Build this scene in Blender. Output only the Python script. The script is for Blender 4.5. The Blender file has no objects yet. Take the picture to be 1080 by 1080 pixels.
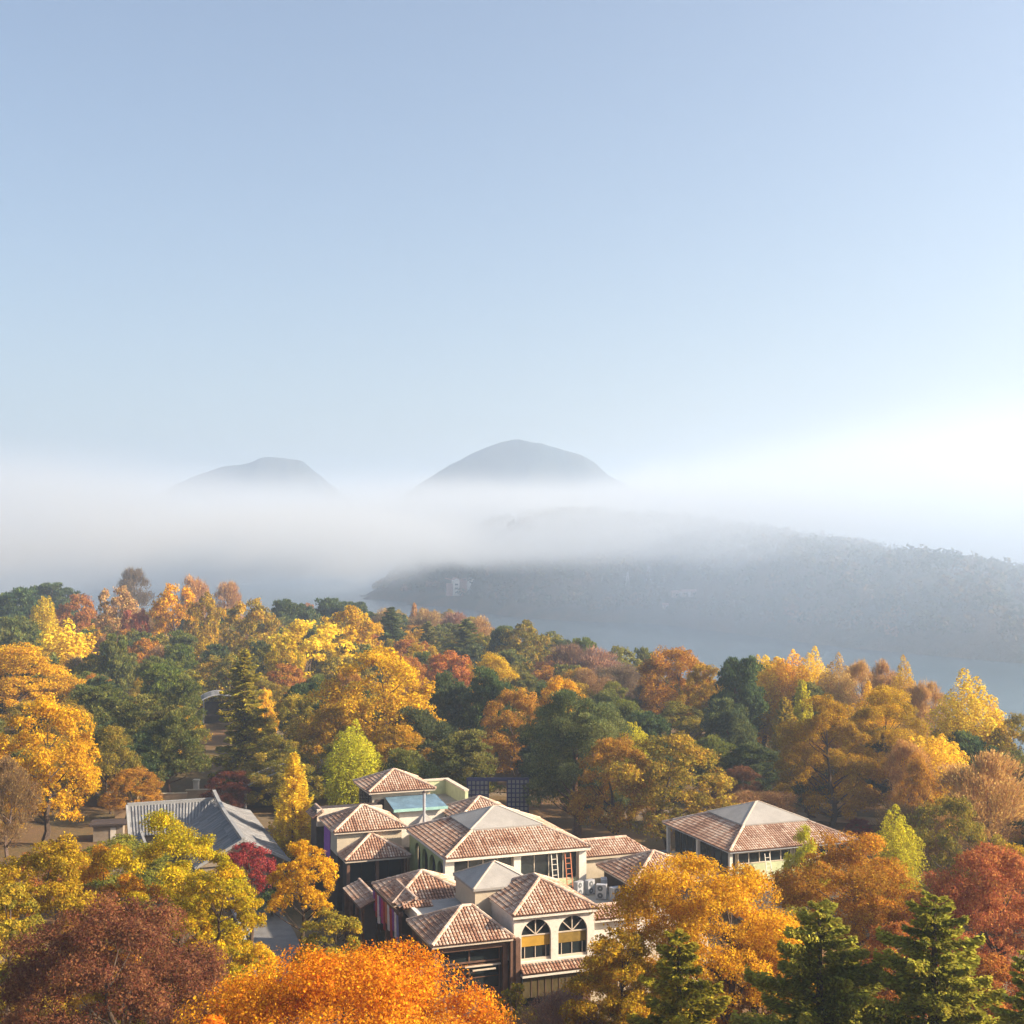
import bpy, bmesh, math, random
import numpy as np
from mathutils import Vector, Matrix

sc = bpy.context.scene
COL = sc.collection
R_ = math.radians

# ------------------------------------------------------------------ camera
CAM_Z = 39.0
FPX = 1360.0                       # focal length in pixels of a 1080 px wide frame
PITCH = math.atan(40 / FPX)
cd = bpy.data.cameras.new('camera')
cam = bpy.data.objects.new('camera', cd)
COL.objects.link(cam)
cd.sensor_width = 36.0
cd.lens = 36.0 * FPX / 1080.0
cd.clip_start = 0.5
cd.clip_end = 60000
cam.location = (0, 0, CAM_Z)
cam.rotation_euler = (R_(90) + PITCH, 0, 0)
sc.camera = cam

# ------------------------------------------------------------------ light
SUN_AZ, SUN_EL = 94.0, 27.0       # clockwise from +Y (view direction), degrees
w = bpy.data.worlds.new('World')
sc.world = w
w.use_nodes = True
nt = w.node_tree
sky = nt.nodes.new('ShaderNodeTexSky')
sky.sky_type = 'NISHITA'
sky.sun_disc = False
sky.sun_elevation = R_(SUN_EL)
sky.sun_rotation = R_(SUN_AZ)
sky.altitude = 50
sky.air_density = 1.0
sky.dust_density = 4.0
sky.ozone_density = 1.65
bg = nt.nodes['Background']
bg.inputs[1].default_value = 0.066
hs = nt.nodes.new('ShaderNodeHueSaturation')          # a slightly milky autumn sky
hs.inputs['Saturation'].default_value = 0.95
nt.links.new(sky.outputs[0], hs.inputs['Color'])
nt.links.new(hs.outputs[0], bg.inputs[0])
sd = bpy.data.lights.new('sun', 'SUN')
sd.energy = 5.0
sd.angle = R_(0.6)
sd.color = (1.0, 0.82, 0.61)
sun = bpy.data.objects.new('sun', sd)
COL.objects.link(sun)
az, el = R_(SUN_AZ), R_(SUN_EL)
tosun = Vector((math.sin(az) * math.cos(el), math.cos(az) * math.cos(el), math.sin(el)))
sun.rotation_euler = tosun.to_track_quat('Z', 'Y').to_euler()
sun.location = tosun * 500
sc.view_settings.view_transform = 'Standard'
sc.view_settings.look = 'None'
sc.view_settings.exposure = 1.66
sc.view_settings.gamma = 1
cy = sc.cycles
cy.max_bounces = 6
cy.diffuse_bounces = 3
cy.glossy_bounces = 2
cy.transmission_bounces = 4
cy.transparent_max_bounces = 6
cy.volume_bounces = 2
cy.volume_step_rate = 1.0
cy.volume_max_steps = 128
cy.use_denoising = True
cy.use_adaptive_sampling = True
cy.adaptive_threshold = 0.02

# ------------------------------------------------------------------ helpers
FWD = np.array([0, math.cos(PITCH), math.sin(PITCH)])
UPV = np.array([0, -math.sin(PITCH), math.cos(PITCH)])


def ray(px, py):
    return FWD + np.array([1., 0, 0]) * (px - 540) / FPX + UPV * (540 - py) / FPX


def at_z(px, py, z):
    d = ray(px, py)
    return np.array([0, 0, CAM_Z]) + d * ((z - CAM_Z) / d[2])


def at_y(px, py, y):
    d = ray(px, py)
    return np.array([0, 0, CAM_Z]) + d * (y / d[1])


UA = R_(20)
UX, UY = math.cos(UA), math.sin(UA)


def uvw(u, v, z=0.0):
    return (u * UX - v * UY, u * UY + v * UX, z)


def tag(o, label=None, cat=None, group=None, kind=None):
    if label: o['label'] = label
    if cat: o['category'] = cat
    if group: o['group'] = group
    if kind: o['kind'] = kind
    return o


def empty(name, loc=(0, 0, 0), rz=0.0):
    o = bpy.data.objects.new(name, None)
    o.empty_display_size = 0.5
    COL.objects.link(o)
    o.location = loc
    o.rotation_euler = (0, 0, rz)
    return o


def copy_tree(o, parent=None):
    c = o.copy()
    COL.objects.link(c)
    c.parent = parent
    for ch in list(o.children):
        copy_tree(ch, c)
    return c


class MB:
    """collects faces (with one float per face) and links them as ONE mesh object"""
    def __init__(s):
        s.v, s.f, s.a = [], [], []

    def face(s, pts, var=0.5):
        n = len(s.v)
        s.v.extend([tuple(p) for p in pts])
        s.f.append(list(range(n, n + len(pts))))
        s.a.append(var)

    def box(s, x0, x1, y0, y1, z0, z1, var=0.5):
        n = len(s.v)
        s.v += [(x0, y0, z0), (x1, y0, z0), (x1, y1, z0), (x0, y1, z0), (x0, y0, z1), (x1, y0, z1), (x1, y1, z1), (x0, y1, z1)]
        for q in ((0, 3, 2, 1), (4, 5, 6, 7), (0, 1, 5, 4), (1, 2, 6, 5), (2, 3, 7, 6), (3, 0, 4, 7)):
            s.f.append([n + i for i in q]); s.a.append(var)
        return s

    def bar(s, p, q, wd, ht=None, var=0.5, up=(0, 0, 1)):
        ht = wd if ht is None else ht
        p, q = Vector(p), Vector(q)
        d = (q - p).normalized()
        upv = Vector(up)
        if abs(d.dot(upv)) > 0.95: upv = Vector((0, 1, 0))
        r = d.cross(upv).normalized() * wd / 2
        t = r.cross(d).normalized() * ht / 2
        n = len(s.v)
        for c in (p, q):
            s.v += [tuple(c - r - t), tuple(c + r - t), tuple(c + r + t), tuple(c - r + t)]
        for k in ((3, 2, 1, 0), (4, 5, 6, 7), (0, 1, 5, 4), (1, 2, 6, 5), (2, 3, 7, 6), (3, 0, 4, 7)):
            s.f.append([n + i for i in k]); s.a.append(var)
        return s

    def tube(s, pts, rad, sides=6, var=0.5):
        pts = [Vector(p) for p in pts]
        n = len(s.v)
        m = len(pts)
        for i, p in enumerate(pts):
            d = (pts[min(i + 1, m - 1)] - pts[max(i - 1, 0)]).normalized()
            a = Vector((0, 0, 1)) if abs(d.z) < 0.9 else Vector((1, 0, 0))
            e1 = d.cross(a).normalized()
            e2 = d.cross(e1)
            r = rad[i] if isinstance(rad, (list, tuple)) else rad
            for k in range(sides):
                t = 2 * math.pi * k / sides
                s.v.append(tuple(p + e1 * (r * math.cos(t)) + e2 * (r * math.sin(t))))
        for i in range(m - 1):
            for k in range(sides):
                k2 = (k + 1) % sides
                s.f.append([n + i * sides + k, n + i * sides + k2, n + (i + 1) * sides + k2, n + (i + 1) * sides + k]); s.a.append(var)
        s.f.append([n + k for k in range(sides)][::-1]); s.a.append(var)
        s.f.append([n + (m - 1) * sides + k for k in range(sides)]); s.a.append(var)
        return s

    def disc(s, c, r, axis='y', depth=0.05, sides=16, var=0.5):
        c = Vector(c)
        ax = {'x': Vector((1, 0, 0)), 'y': Vector((0, 1, 0)), 'z': Vector((0, 0, 1))}[axis]
        return s.tube([c - ax * depth / 2, c + ax * depth / 2], r, sides, var)

    def mesh(s, name):
        me = bpy.data.meshes.new(name)
        me.from_pydata(s.v, [], s.f)
        at = me.attributes.new('shade', 'FLOAT', 'FACE')
        at.data.foreach_set('value', np.array(s.a, dtype=np.float32))
        return me

    def build(s, name, m, parent=None, smooth=False):
        me = s.mesh(name)
        me.materials.append(m)
        if smooth:
            me.polygons.foreach_set('use_smooth', [True] * len(me.polygons))
        o = bpy.data.objects.new(name, me)
        COL.objects.link(o)
        o.parent = parent
        return o


# ------------------------------------------------------------------ materials
def newmat(name):
    m = bpy.data.materials.new(name)
    m.use_nodes = True
    n = m.node_tree
    b = n.nodes['Principled BSDF']
    return m, n, b


def lk(n, a, b): n.links.new(a, b)


def mixc(n, fac, a, b, mode='MIX'):
    x = n.nodes.new('ShaderNodeMix')
    x.data_type = 'RGBA'
    x.blend_type = mode
    for sock, val in ((x.inputs['Factor'], fac), (x.inputs[6], a), (x.inputs[7], b)):
        if hasattr(val, 'is_output'): lk(n, val, sock)
        elif isinstance(val, (int, float)): sock.default_value = val
        else: sock.default_value = (*val[:3], 1)
    return x.outputs[2]


def noise(n, scale, detail=4, rough=0.6, coord='Object', dist=0.0):
    tc = n.nodes.new('ShaderNodeTexCoord')
    t = n.nodes.new('ShaderNodeTexNoise')
    t.inputs['Scale'].default_value = scale
    t.inputs['Detail'].default_value = detail
    t.inputs['Roughness'].default_value = rough
    t.inputs['Distortion'].default_value = dist
    lk(n, tc.outputs[coord], t.inputs['Vector'])
    return t.outputs['Fac']


def maprange(n, val, a, b, c=0.0, d=1.0, smooth=True):
    r = n.nodes.new('ShaderNodeMapRange')
    if smooth: r.interpolation_type = 'SMOOTHSTEP'
    r.inputs[1].default_value, r.inputs[2].default_value = a, b
    r.inputs[3].default_value, r.inputs[4].default_value = c, d
    if hasattr(val, 'is_output'): lk(n, val, r.inputs[0])
    return r.outputs[0]


def math_(n, op, a, b=None):
    x = n.nodes.new('ShaderNodeMath')
    x.operation = op
    for i, val in enumerate((a, b)):
        if val is None: continue
        if hasattr(val, 'is_output'): lk(n, val, x.inputs[i])
        else: x.inputs[i].default_value = val
    return x.outputs[0]


def bump(n, b, h, strength=0.3, distance=0.05):
    x = n.nodes.new('ShaderNodeBump')
    x.inputs['Strength'].default_value = strength
    x.inputs['Distance'].default_value = distance
    lk(n, h, x.inputs['Height'])
    lk(n, x.outputs[0], b.inputs['Normal'])


def paint(name, c, rough=0.7, var=0.25, scale=1.3, dirt=None, metal=0.0, spec=0.3):
    """a plain weathered surface: base colour with large and small blotches"""
    m, n, b = newmat(name)
    f1 = maprange(n, noise(n, scale, 5, 0.65), 0.3, 0.7)
    d = dirt or tuple(x * (1 - var) * 0.85 for x in c)
    col = mixc(n, f1, c, tuple(x * (1 - var) for x in c))
    f2 = maprange(n, noise(n, scale * 7, 3, 0.7), 0.52, 0.75, 0, 0.55)
    col = mixc(n, f2, col, d)
    lk(n, col, b.inputs['Base Color'])
    b.inputs['Roughness'].default_value = rough
    b.inputs['Metallic'].default_value = metal
    b.inputs['Specular IOR Level'].default_value = spec
    return m


def shade_mat(name, stops, rough=0.8, blot=0.35, spec=0.2):
    """colour chosen per face from the stops (each tile its own), then blotched with age"""
    m, n, b = newmat(name)
    at = n.nodes.new('ShaderNodeAttribute')
    at.attribute_name = 'shade'
    cr = n.nodes.new('ShaderNodeValToRGB')
    cr.color_ramp.interpolation = 'LINEAR'
    e = cr.color_ramp.elements
    while len(e) < len(stops): e.new(0.5)
    for i, (p, c) in enumerate(stops):
        e[i].position = p
        e[i].color = (*c, 1)
    lk(n, at.outputs['Fac'], cr.inputs[0])
    f = maprange(n, noise(n, 0.55, 5, 0.7), 0.45, 0.72, 0, blot)
    col = mixc(n, f, cr.outputs[0], (0.13, 0.10, 0.09))
    lk(n, col, b.inputs['Base Color'])
    b.inputs['Roughness'].default_value = rough
    b.inputs['Specular IOR Level'].default_value = spec
    return m


# ------------------------------------------------------------------ air: haze and the fog bank over the river
def volume_box(name, x0, x1, y0, y1, z0, z1, m):
    mb = MB()
    mb.box(x0, x1, y0, y1, z0, z1)
    return mb.build(name, m)


mh = bpy.data.materials.new('haze_air')
mh.use_nodes = True
n = mh.node_tree
n.nodes.remove(n.nodes['Principled BSDF'])
pv = n.nodes.new('ShaderNodeVolumePrincipled')
pv.inputs['Color'].default_value = (0.56, 0.705, 0.91, 1)
pv.inputs['Density'].default_value = 0.00030
pv.inputs['Anisotropy'].default_value = 0.3
lk(n, pv.outputs[0], n.nodes['Material Output'].inputs['Volume'])
hz = volume_box('haze', -9000, 9000, -400, 9500, -32, 345, mh)
tag(hz, kind='stuff')

mf = bpy.data.materials.new('fog_air')
mf.use_nodes = True
n = mf.node_tree
n.nodes.remove(n.nodes['Principled BSDF'])
tc = n.nodes.new('ShaderNodeTexCoord')
sx = n.nodes.new('ShaderNodeSeparateXYZ')
lk(n, tc.outputs['Object'], sx.inputs[0])
X, Y, Z = sx.outputs
nz = n.nodes.new('ShaderNodeTexNoise')
nz.inputs['Scale'].default_value = 0.0042
nz.inputs['Detail'].default_value = 6
nz.inputs['Roughness'].default_value = 0.55
nz.inputs['Distortion'].default_value = 0.8
mp = n.nodes.new('ShaderNodeMapping')
mp.inputs['Scale'].default_value = (1, 0.5, 2.6)
lk(n, tc.outputs['Object'], mp.inputs[0])
lk(n, mp.outputs[0], nz.inputs['Vector'])
nf = nz.outputs['Fac']
wob = math_(n, 'MULTIPLY', math_(n, 'SUBTRACT', nf, 0.5), 150.0)
zz = math_(n, 'ADD', Z, wob)
# the bank's floor hangs over the valley and sinks to the water on the left
lowoff = math_(n, 'ADD', maprange(n, X, -520, -110, 60, 0), maprange(n, X, 90, 360, 0, 42))
lo = maprange(n, math_(n, 'ADD', zz, lowoff), 24, 74)
# its top climbs up the valley, and more so towards both sides
side = math_(n, 'DIVIDE', X, math_(n, 'ADD', Y, 1.0))
wide = math_(n, 'ADD', maprange(n, side, 0.02, 0.46, 1.0, 2.3), maprange(n, side, -0.16, -0.5, 0.0, 0.5))
climb = math_(n, 'DIVIDE', math_(n, 'SUBTRACT', zz, 39.0), math_(n, 'MULTIPLY', Y, wide))
hi = math_(n, 'POWER', maprange(n, climb, 0.002, 0.068, 1, 0), 1.3)
near = maprange(n, math_(n, 'ADD', Y, maprange(n, X, 0, 350, 0, 200)), 560, 800)
farf = maprange(n, Y, 2250, 2600, 1, 0)
dn = math_(n, 'MULTIPLY', math_(n, 'MULTIPLY', lo, hi), math_(n, 'MULTIPLY', near, farf))
dn = math_(n, 'MULTIPLY', dn, maprange(n, nf, 0.36, 0.64, 0.12, 1.5))
dn = math_(n, 'MULTIPLY', dn, maprange(n, Y, 900, 1700, 2.6, 0.9))
dn = math_(n, 'MULTIPLY', dn, math_(n, 'DIVIDE', 0.0075, math_(n, 'POWER', wide, 2.5)))
# thin blue mist lying on the river
ycut = maprange(n, X, -150, 100, 560, 265)
mist = math_(n, 'MULTIPLY', maprange(n, math_(n, 'SUBTRACT', Y, ycut), 0, 330), maprange(n, math_(n, 'ADD', Z, math_(n, 'MULTIPLY', wob, 0.3)), 20, 125, 1, 0))
mist = math_(n, 'MULTIPLY', mist, math_(n, 'MULTIPLY', farf, maprange(n, X, -60, 260, 0.0007, 0.0046)))
fc = mixc(n, math_(n, 'DIVIDE', mist, math_(n, 'ADD', math_(n, 'ADD', dn, mist), 1e-6)), (0.665, 0.715, 0.775), (0.57, 0.70, 0.88))
dn = math_(n, 'ADD', dn, mist)
pv = n.nodes.new('ShaderNodeVolumePrincipled')
lk(n, fc, pv.inputs['Color'])
pv.inputs['Anisotropy'].default_value = 0.3
lk(n, dn, pv.inputs['Density'])
lk(n, pv.outputs[0], n.nodes['Material Output'].inputs['Volume'])
fg = volume_box('fog_bank', -3000, 3000, 262, 2620, -4.5, 560, mf)
tag(fg, kind='stuff')
mf.cycles.volume_step_rate = 0.35 if hasattr(mf.cycles, 'volume_step_rate') else 1

# ------------------------------------------------------------------ water, island, far shore, mountains
rng = np.random.default_rng(7)


def vnoise(x, y, seed=0):
    """smooth value noise on numpy arrays, -1..1"""
    xi, yi = np.floor(x).astype(np.int64), np.floor(y).astype(np.int64)
    fx, fy = x - xi, y - yi
    fx, fy = fx * fx * (3 - 2 * fx), fy * fy * (3 - 2 * fy)

    def h(a, b):
        k = (a * 374761393 + b * 668265263 + seed * 1442695) & 0xffffffff
        k = ((k ^ (k >> 13)) * 1274126177) & 0xffffffff
        return ((k ^ (k >> 16)) & 0xffff) / 32767.5 - 1
    return (h(xi, yi) * (1 - fx) + h(xi + 1, yi) * fx) * (1 - fy) + (h(xi, yi + 1) * (1 - fx) + h(xi + 1, yi + 1) * fx) * fy


def fbm(x, y, seed=0, o=4):
    t, a, s = 0, 1.0, 0
    for i in range(o):
        t = t + a * vnoise(x * 2 ** i, y * 2 ** i, seed + i); s += a; a *= 0.5
    return t / s


def grid_obj(name, xs, ys, hf, m, smooth=True):
    gx, gy = np.meshgrid(xs, ys)
    z = hf(gx, gy)
    nx, ny = len(xs), len(ys)
    vs = np.stack([gx, gy, z], -1).reshape(-1, 3)
    i = np.arange(nx * ny).reshape(ny, nx)
    q = np.stack([i[:-1, :-1], i[:-1, 1:], i[1:, 1:], i[1:, :-1]], -1).reshape(-1, 4)
    me = bpy.data.meshes.new(name)
    me.from_pydata(vs.tolist(), [], q.tolist())
    if smooth: me.polygons.foreach_set('use_smooth', [True] * len(me.polygons))
    me.materials.append(m)
    o = bpy.data.objects.new(name, me)
    COL.objects.link(o)
    return o


mw, n, b = newmat('river_water')
b.inputs['Base Color'].default_value = (0.05, 0.09, 0.115, 1)
b.inputs['Roughness'].default_value = 0.22
b.inputs['IOR'].default_value = 1.33
bump(n, b, noise(n, 0.35, 4, 0.6), 0.7, 0.25)
mb = MB()
WZ = -5.0
mb.face([(-30000, -2000, WZ), (30000, -2000, WZ), (30000, 40000, WZ), (-30000, 40000, WZ)])
tag(mb.build('river', mw), kind='structure')

# island: leaf-littered ground
ISL = [(150, -100), (120, 60), (98, 150), (84, 200), (70, 245), (45, 300), (25, 350), (0, 450), (-35, 575), (-110, 690), (-220, 790), (-420, 820), (-700, 700), (-700, -100)]


def island_inside(x, y):
    """signed distance to the shore, positive inland"""
    P = np.array(ISL, float)
    Q = np.roll(P, -1, 0)
    x = np.asarray(x, float); y = np.asarray(y, float)
    dmin = np.full(x.shape, 1e9)
    ins = np.zeros(x.shape, bool)
    for (ax, ay), (bx, by) in zip(P, Q):
        ex, ey = bx - ax, by - ay
        t = np.clip(((x - ax) * ex + (y - ay) * ey) / (ex * ex + ey * ey), 0, 1)
        dmin = np.minimum(dmin, np.hypot(x - ax - t * ex, y - ay - t * ey))
        if by != ay:
            c = ((ay > y) != (by > y)) & (x < (bx - ax) * (y - ay) / (by - ay) + ax)
            ins ^= c
    return np.where(ins, dmin, -dmin)


def island_h(x, y):
    d = island_inside(x, y)
    s = np.clip((d + 8) / 14, 0, 1)
    return -7.5 + 7.5 * s * s * (3 - 2 * s) + 0.12 * vnoise(x / 6, y / 6, 3) * np.clip(d / 10, 0, 1)


mg, n, b = newmat('leaf_litter_ground')
c1 = mixc(n, maprange(n, noise(n, 0.06, 4), 0.35, 0.65), (0.13, 0.075, 0.038), (0.09, 0.075, 0.035))
c2 = mixc(n, maprange(n, noise(n, 3.0, 4, 0.7), 0.45, 0.7), c1, (0.20, 0.115, 0.045))
c3 = mixc(n, maprange(n, noise(n, 0.03, 3), 0.55, 0.66), c2, (0.20, 0.155, 0.11))
lk(n, c3, b.inputs['Base Color'])
b.inputs['Roughness'].default_value = 0.95
b.inputs['Specular IOR Level'].default_value = 0.1
bump(n, b, noise(n, 4.0, 3), 0.6, 0.15)
tag(grid_obj('ground', np.linspace(-710, 170, 221), np.linspace(-110, 840, 238), island_h, mg), kind='structure')

# the opposite shore and its hill
SHX = [-118, -60, -37, 0, 35, 90, 125, 150, 198, 400, 900, 2600]
SHY = [1160, 1040, 985, 852, 812, 772, 668, 590, 508, 450, 420, 420]


def hill_d(x, y):
    d = (y - np.interp(x, SHX, SHY)) * 0.75
    return np.minimum(d, (x + 128 + 10 * vnoise(y / 60, y * 0, 5)) * 1.1)


def hill_h(x, y):
    d = hill_d(x, y)
    e = np.clip(d, 0, None)
    h = -8 + 11 * np.clip((d + 12) / 22, 0, 1)
    h = h + 66 * (1 - np.exp(-np.clip(e - 14, 0, None) / 62)) * np.clip((380 - x) / 330, 0.20, 1) + 10 * np.clip((e - 90) / 520, 0, 1) ** 1.1
    h = h + np.clip(e / 120, 0, 1) * (9 * fbm(x / 120, y / 120, 11) + 2.5 * vnoise(x / 25, y / 25, 4))
    for (cx, cy, rr, hh) in ((-40, 1052, 42, 2.0),):
        k = np.exp(-((x - cx) ** 2 + (y - cy) ** 2) / rr ** 2)
        h = h * (1 - k) + hh * k
    return h


def forest_ground(name, a, b_, sc_=0.02):
    m, n, b = newmat(name)
    col = mixc(n, maprange(n, noise(n, sc_, 6, 0.75), 0.38, 0.62), a, b_)
    lk(n, col, b.inputs['Base Color'])
    b.inputs['Roughness'].default_value = 1
    b.inputs['Specular IOR Level'].default_value = 0
    bump(n, b, noise(n, sc_ * 5, 5, 0.8), 1.0, 6)
    return m


mmount = forest_ground('wooded_mountain', (0.012, 0.022, 0.024), (0.035, 0.036, 0.026), 0.006)
mhill = forest_ground('wooded_hill', (0.05, 0.055, 0.03), (0.12, 0.075, 0.035))
tag(grid_obj('far_hill', np.concatenate([np.linspace(-180, 700, 177), np.linspace(710, 2500, 60)]), np.linspace(400, 2300, 260), hill_h, mhill), kind='structure')


def mountain(name, cx, cy, D, prof, seed, ry=420):
    """prof: (px, py) of the visible skyline, then carried down on both sides"""
    px = np.array([p[0] for p in prof], float); py = np.array([p[1] for p in prof], float)
    xs_ = np.array([at_y(a, b_, D)[0] for a, b_ in prof]); zs_ = np.array([at_y(a, b_, D)[2] for a, b_ in prof])

    def hf(x, y):
        z = np.interp(x, xs_, zs_)
        k = np.exp(-((y - D) / ry) ** 2)
        z = (z + 30) * k - 30
        rg = 1 - np.abs(fbm(x / 230 + y / 900, y / 420, seed, 5)) * 2.2
        return z + k * (40 * (rg - 0.6) * np.clip(np.abs(y - D) / 220, 0.03, 1) + 11 * fbm(x / 95, y / 95, seed + 9, 5))
    return tag(grid_obj(name, np.linspace(xs_[0], xs_[-1], 200), np.linspace(D - 850, D + 850, 120), hf, mmount), kind='structure')


mountain('mountain', 0, 0, 3500, [(-60, 600), (100, 556), (150, 532), (185, 511), (212, 499), (235, 494), (252, 492), (268, 488), (284, 482), (304, 484), (322, 488), (340, 503), (375, 535), (440, 600)], 21)
mountain('mountain', 0, 0, 3100, [(330, 600), (420, 528), (460, 502), (480, 489), (500, 479), (517, 470), (530, 467), (548, 465), (566, 468), (582, 473), (594, 477), (612, 482), (626, 490), (642, 504), (690, 525), (760, 560), (900, 600)], 33)


def bank_h(x, y):
    return -7 + 9 * np.exp(-((y - 2750) / 60) ** 2) + 5 * np.clip((y - 2700) / 300, 0, 1) + 2 * vnoise(x / 40, y / 40, 2) * np.clip((y - 2650) / 60, 0, 1)


tag(grid_obj('far_bank', np.linspace(-1500, 300, 120), np.linspace(2600, 3200, 30), bank_h, mhill), kind='structure')

# ------------------------------------------------------------------ trees
def leaf_material():
    m, n, b = newmat('autumn_leaves')
    n.nodes.remove(b)
    oi = n.nodes.new('ShaderNodeObjectInfo')
    at = n.nodes.new('ShaderNodeAttribute'); at.attribute_name = 'shade'
    a2 = n.nodes.new('ShaderNodeAttribute'); a2.attribute_type = 'OBJECT'; a2.attribute_name = 'second_tint'
    # clumps drift from the first to the second tint; every leaf varies a little besides
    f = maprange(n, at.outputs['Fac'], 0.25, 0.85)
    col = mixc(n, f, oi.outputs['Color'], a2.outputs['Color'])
    hs = n.nodes.new('ShaderNodeHueSaturation')
    wn = n.nodes.new('ShaderNodeTexWhiteNoise'); wn.noise_dimensions = '1D'
    lk(n, at.outputs['Fac'], wn.inputs['W'])
    lk(n, maprange(n, wn.outputs['Value'], 0, 1, 0.476, 0.522, False), hs.inputs['Hue'])
    lk(n, maprange(n, wn.outputs['Value'], 0, 1, 0.68, 1.36, False), hs.inputs['Value'])
    lk(n, col, hs.inputs['Color'])
    d = n.nodes.new('ShaderNodeBsdfDiffuse')
    t = n.nodes.new('ShaderNodeBsdfTranslucent')
    lk(n, hs.outputs[0], d.inputs[0]); lk(n, hs.outputs[0], t.inputs[0])
    mx = n.nodes.new('ShaderNodeMixShader'); mx.inputs[0].default_value = 0.42
    lk(n, d.outputs[0], mx.inputs[1]); lk(n, t.outputs[0], mx.inputs[2])
    lk(n, mx.outputs[0], n.nodes['Material Output'].inputs['Surface'])
    return m


M_LEAF = leaf_material()
m, n, b = newmat('bark')
oi = n.nodes.new('ShaderNodeObjectInfo')
col = mixc(n, maprange(n, noise(n, 6, 4, 0.7), 0.35, 0.7), oi.outputs['Color'], (0.05, 0.038, 0.03))
lk(n, col, b.inputs['Base Color']); b.inputs['Roughness'].default_value = 0.95; b.inputs['Specular IOR Level'].default_value = 0.1
M_BARK = m


def quads_mesh(name, c, e1, e2, var, mat):
    """leaves: a bent diamond per leaf from centre c and half axes e1, e2"""
    N = len(c)
    v = np.empty((N, 4, 3), np.float32)
    v[:, 0] = c - e1; v[:, 1] = c + e2 - e1 * 0.15; v[:, 2] = c + e1; v[:, 3] = c - e2 - e1 * 0.15
    me = bpy.data.meshes.new(name)
    me.vertices.add(N * 4); me.loops.add(N * 4); me.polygons.add(N)
    me.vertices.foreach_set('co', v.reshape(-1))
    me.loops.foreach_set('vertex_index', np.arange(N * 4, dtype=np.int32))
    me.polygons.foreach_set('loop_start', np.arange(0, N * 4, 4, dtype=np.int32))
    me.polygons.foreach_set('loop_total', np.full(N, 4, dtype=np.int32))
    at = me.attributes.new('shade', 'FLOAT', 'FACE')
    at.data.foreach_set('value', np.clip(var, 0, 1).astype(np.float32))
    me.materials.append(mat)
    me.update(calc_edges=True)
    return me


def unit(a): return a / np.maximum(np.linalg.norm(a, axis=-1, keepdims=True), 1e-9)


def rdir(g, N): return unit(g.normal(size=(N, 3)))


def frames(g, nrm, jitter):
    nn = unit(nrm + jitter * g.normal(size=nrm.shape))
    a = rdir(g, len(nn))
    e1 = unit(np.cross(nn, a)); e2 = np.cross(nn, e1)
    return e1, e2


def puffs(g, cen, rad, nleaf, flat=0.65, up=0.45):
    """leaf positions on and just inside a set of puffs; the share per puff follows its area"""
    wgt = rad ** 2; wgt = wgt / wgt.sum()
    k = g.choice(len(cen), nleaf, p=wgt)
    d = rdir(g, nleaf); d[:, 2] += up; d = unit(d)
    r = rad[k] * (0.45 + 0.6 * np.sqrt(g.random(nleaf)))
    # ragged edge: each puff is itself dented by a few random directions
    dent = g.normal(size=(len(cen), 3)); dent = unit(dent)
    r = r * (1 + 0.28 * (d * dent[k]).sum(1) + 0.10 * g.normal(size=nleaf))
    p = cen[k] + d * r[:, None] * np.array([1, 1, flat])
    return p, d, k


def crown_broad(g, R, Hc, nleaf, ls, nlobe=46, nsub=9, flat=0.75, lr=0.31, umbrella=0.0, asp=0.62):
    """dome of lobes, each lobe a cauliflower of smaller puffs with gaps between; R radius, Hc crown height, base at z=0"""
    th = np.arange(nlobe) * 2.399 + g.random() * 6 + 0.35 * g.normal(size=nlobe)
    cz = ((np.arange(nlobe) + 0.5) / nlobe) ** (0.85 if umbrella else 1.0)
    cz = np.clip(cz + 0.09 * g.normal(size=nlobe), 0.02, 1.05)
    if umbrella > 0:
        env = np.sqrt(np.clip(1 - ((cz - 0.15) / 0.93) ** 2, 0, 1)) * np.where(cz < 0.15, 0.8 + cz * 1.3, 1)
    else:
        env = np.sqrt(np.clip(1 - ((cz - 0.38) / 0.66) ** 2, 0.02, 1))
    lob = 1 + (0.09 if umbrella else 0.16) * g.normal(size=nlobe)
    rr = np.clip(env * lob, 0.05, 1.1) * np.where(g.random(nlobe) < 0.82, 0.76, 0.42)
    lc = np.stack([R * rr * np.cos(th), R * rr * np.sin(th), Hc * (0.05 + 0.78 * cz)], 1)
    lrad = R * lr * (0.55 + 0.75 * g.random(nlobe))
    # puffs on the outer side of each lobe
    K = nlobe * nsub
    kk = np.repeat(np.arange(nlobe), nsub)
    outw = unit(lc[kk] / np.array([R, R, Hc * 0.8]) - np.array([0, 0, 0.25]))
    d = unit(rdir(g, K) + 0.85 * outw + np.array([0, 0, 0.35]))
    cen = lc[kk] + d * (lrad[kk] * (0.60 + 0.52 * g.random(K)))[:, None] * np.array([1, 1, 0.8 if not umbrella else 0.62])
    rad = lrad[kk] * 0.38 * (0.65 + 0.7 * g.random(K))
    p, dd, k = puffs(g, cen, rad, nleaf, flat, 0.4)
    p[:, 2] = np.where(p[:, 2] < 0, 0.3 * g.random(len(p)) * p[:, 2], p[:, 2])
    lv, pv_ = g.random(nlobe), g.random(K)
    var = 0.34 * lv[kk[k]] + 0.32 * pv_[k] + 0.34 * g.random(nleaf)
    nn = unit(dd + 0.6 * d[k])
    e1, e2 = frames(g, nn, 0.6)
    s = ls * (0.42 + 1.35 * g.random(nleaf) ** 1.8)[:, None]
    return p, e1 * s / 2, e2 * s * asp / 2, var, cen


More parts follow.
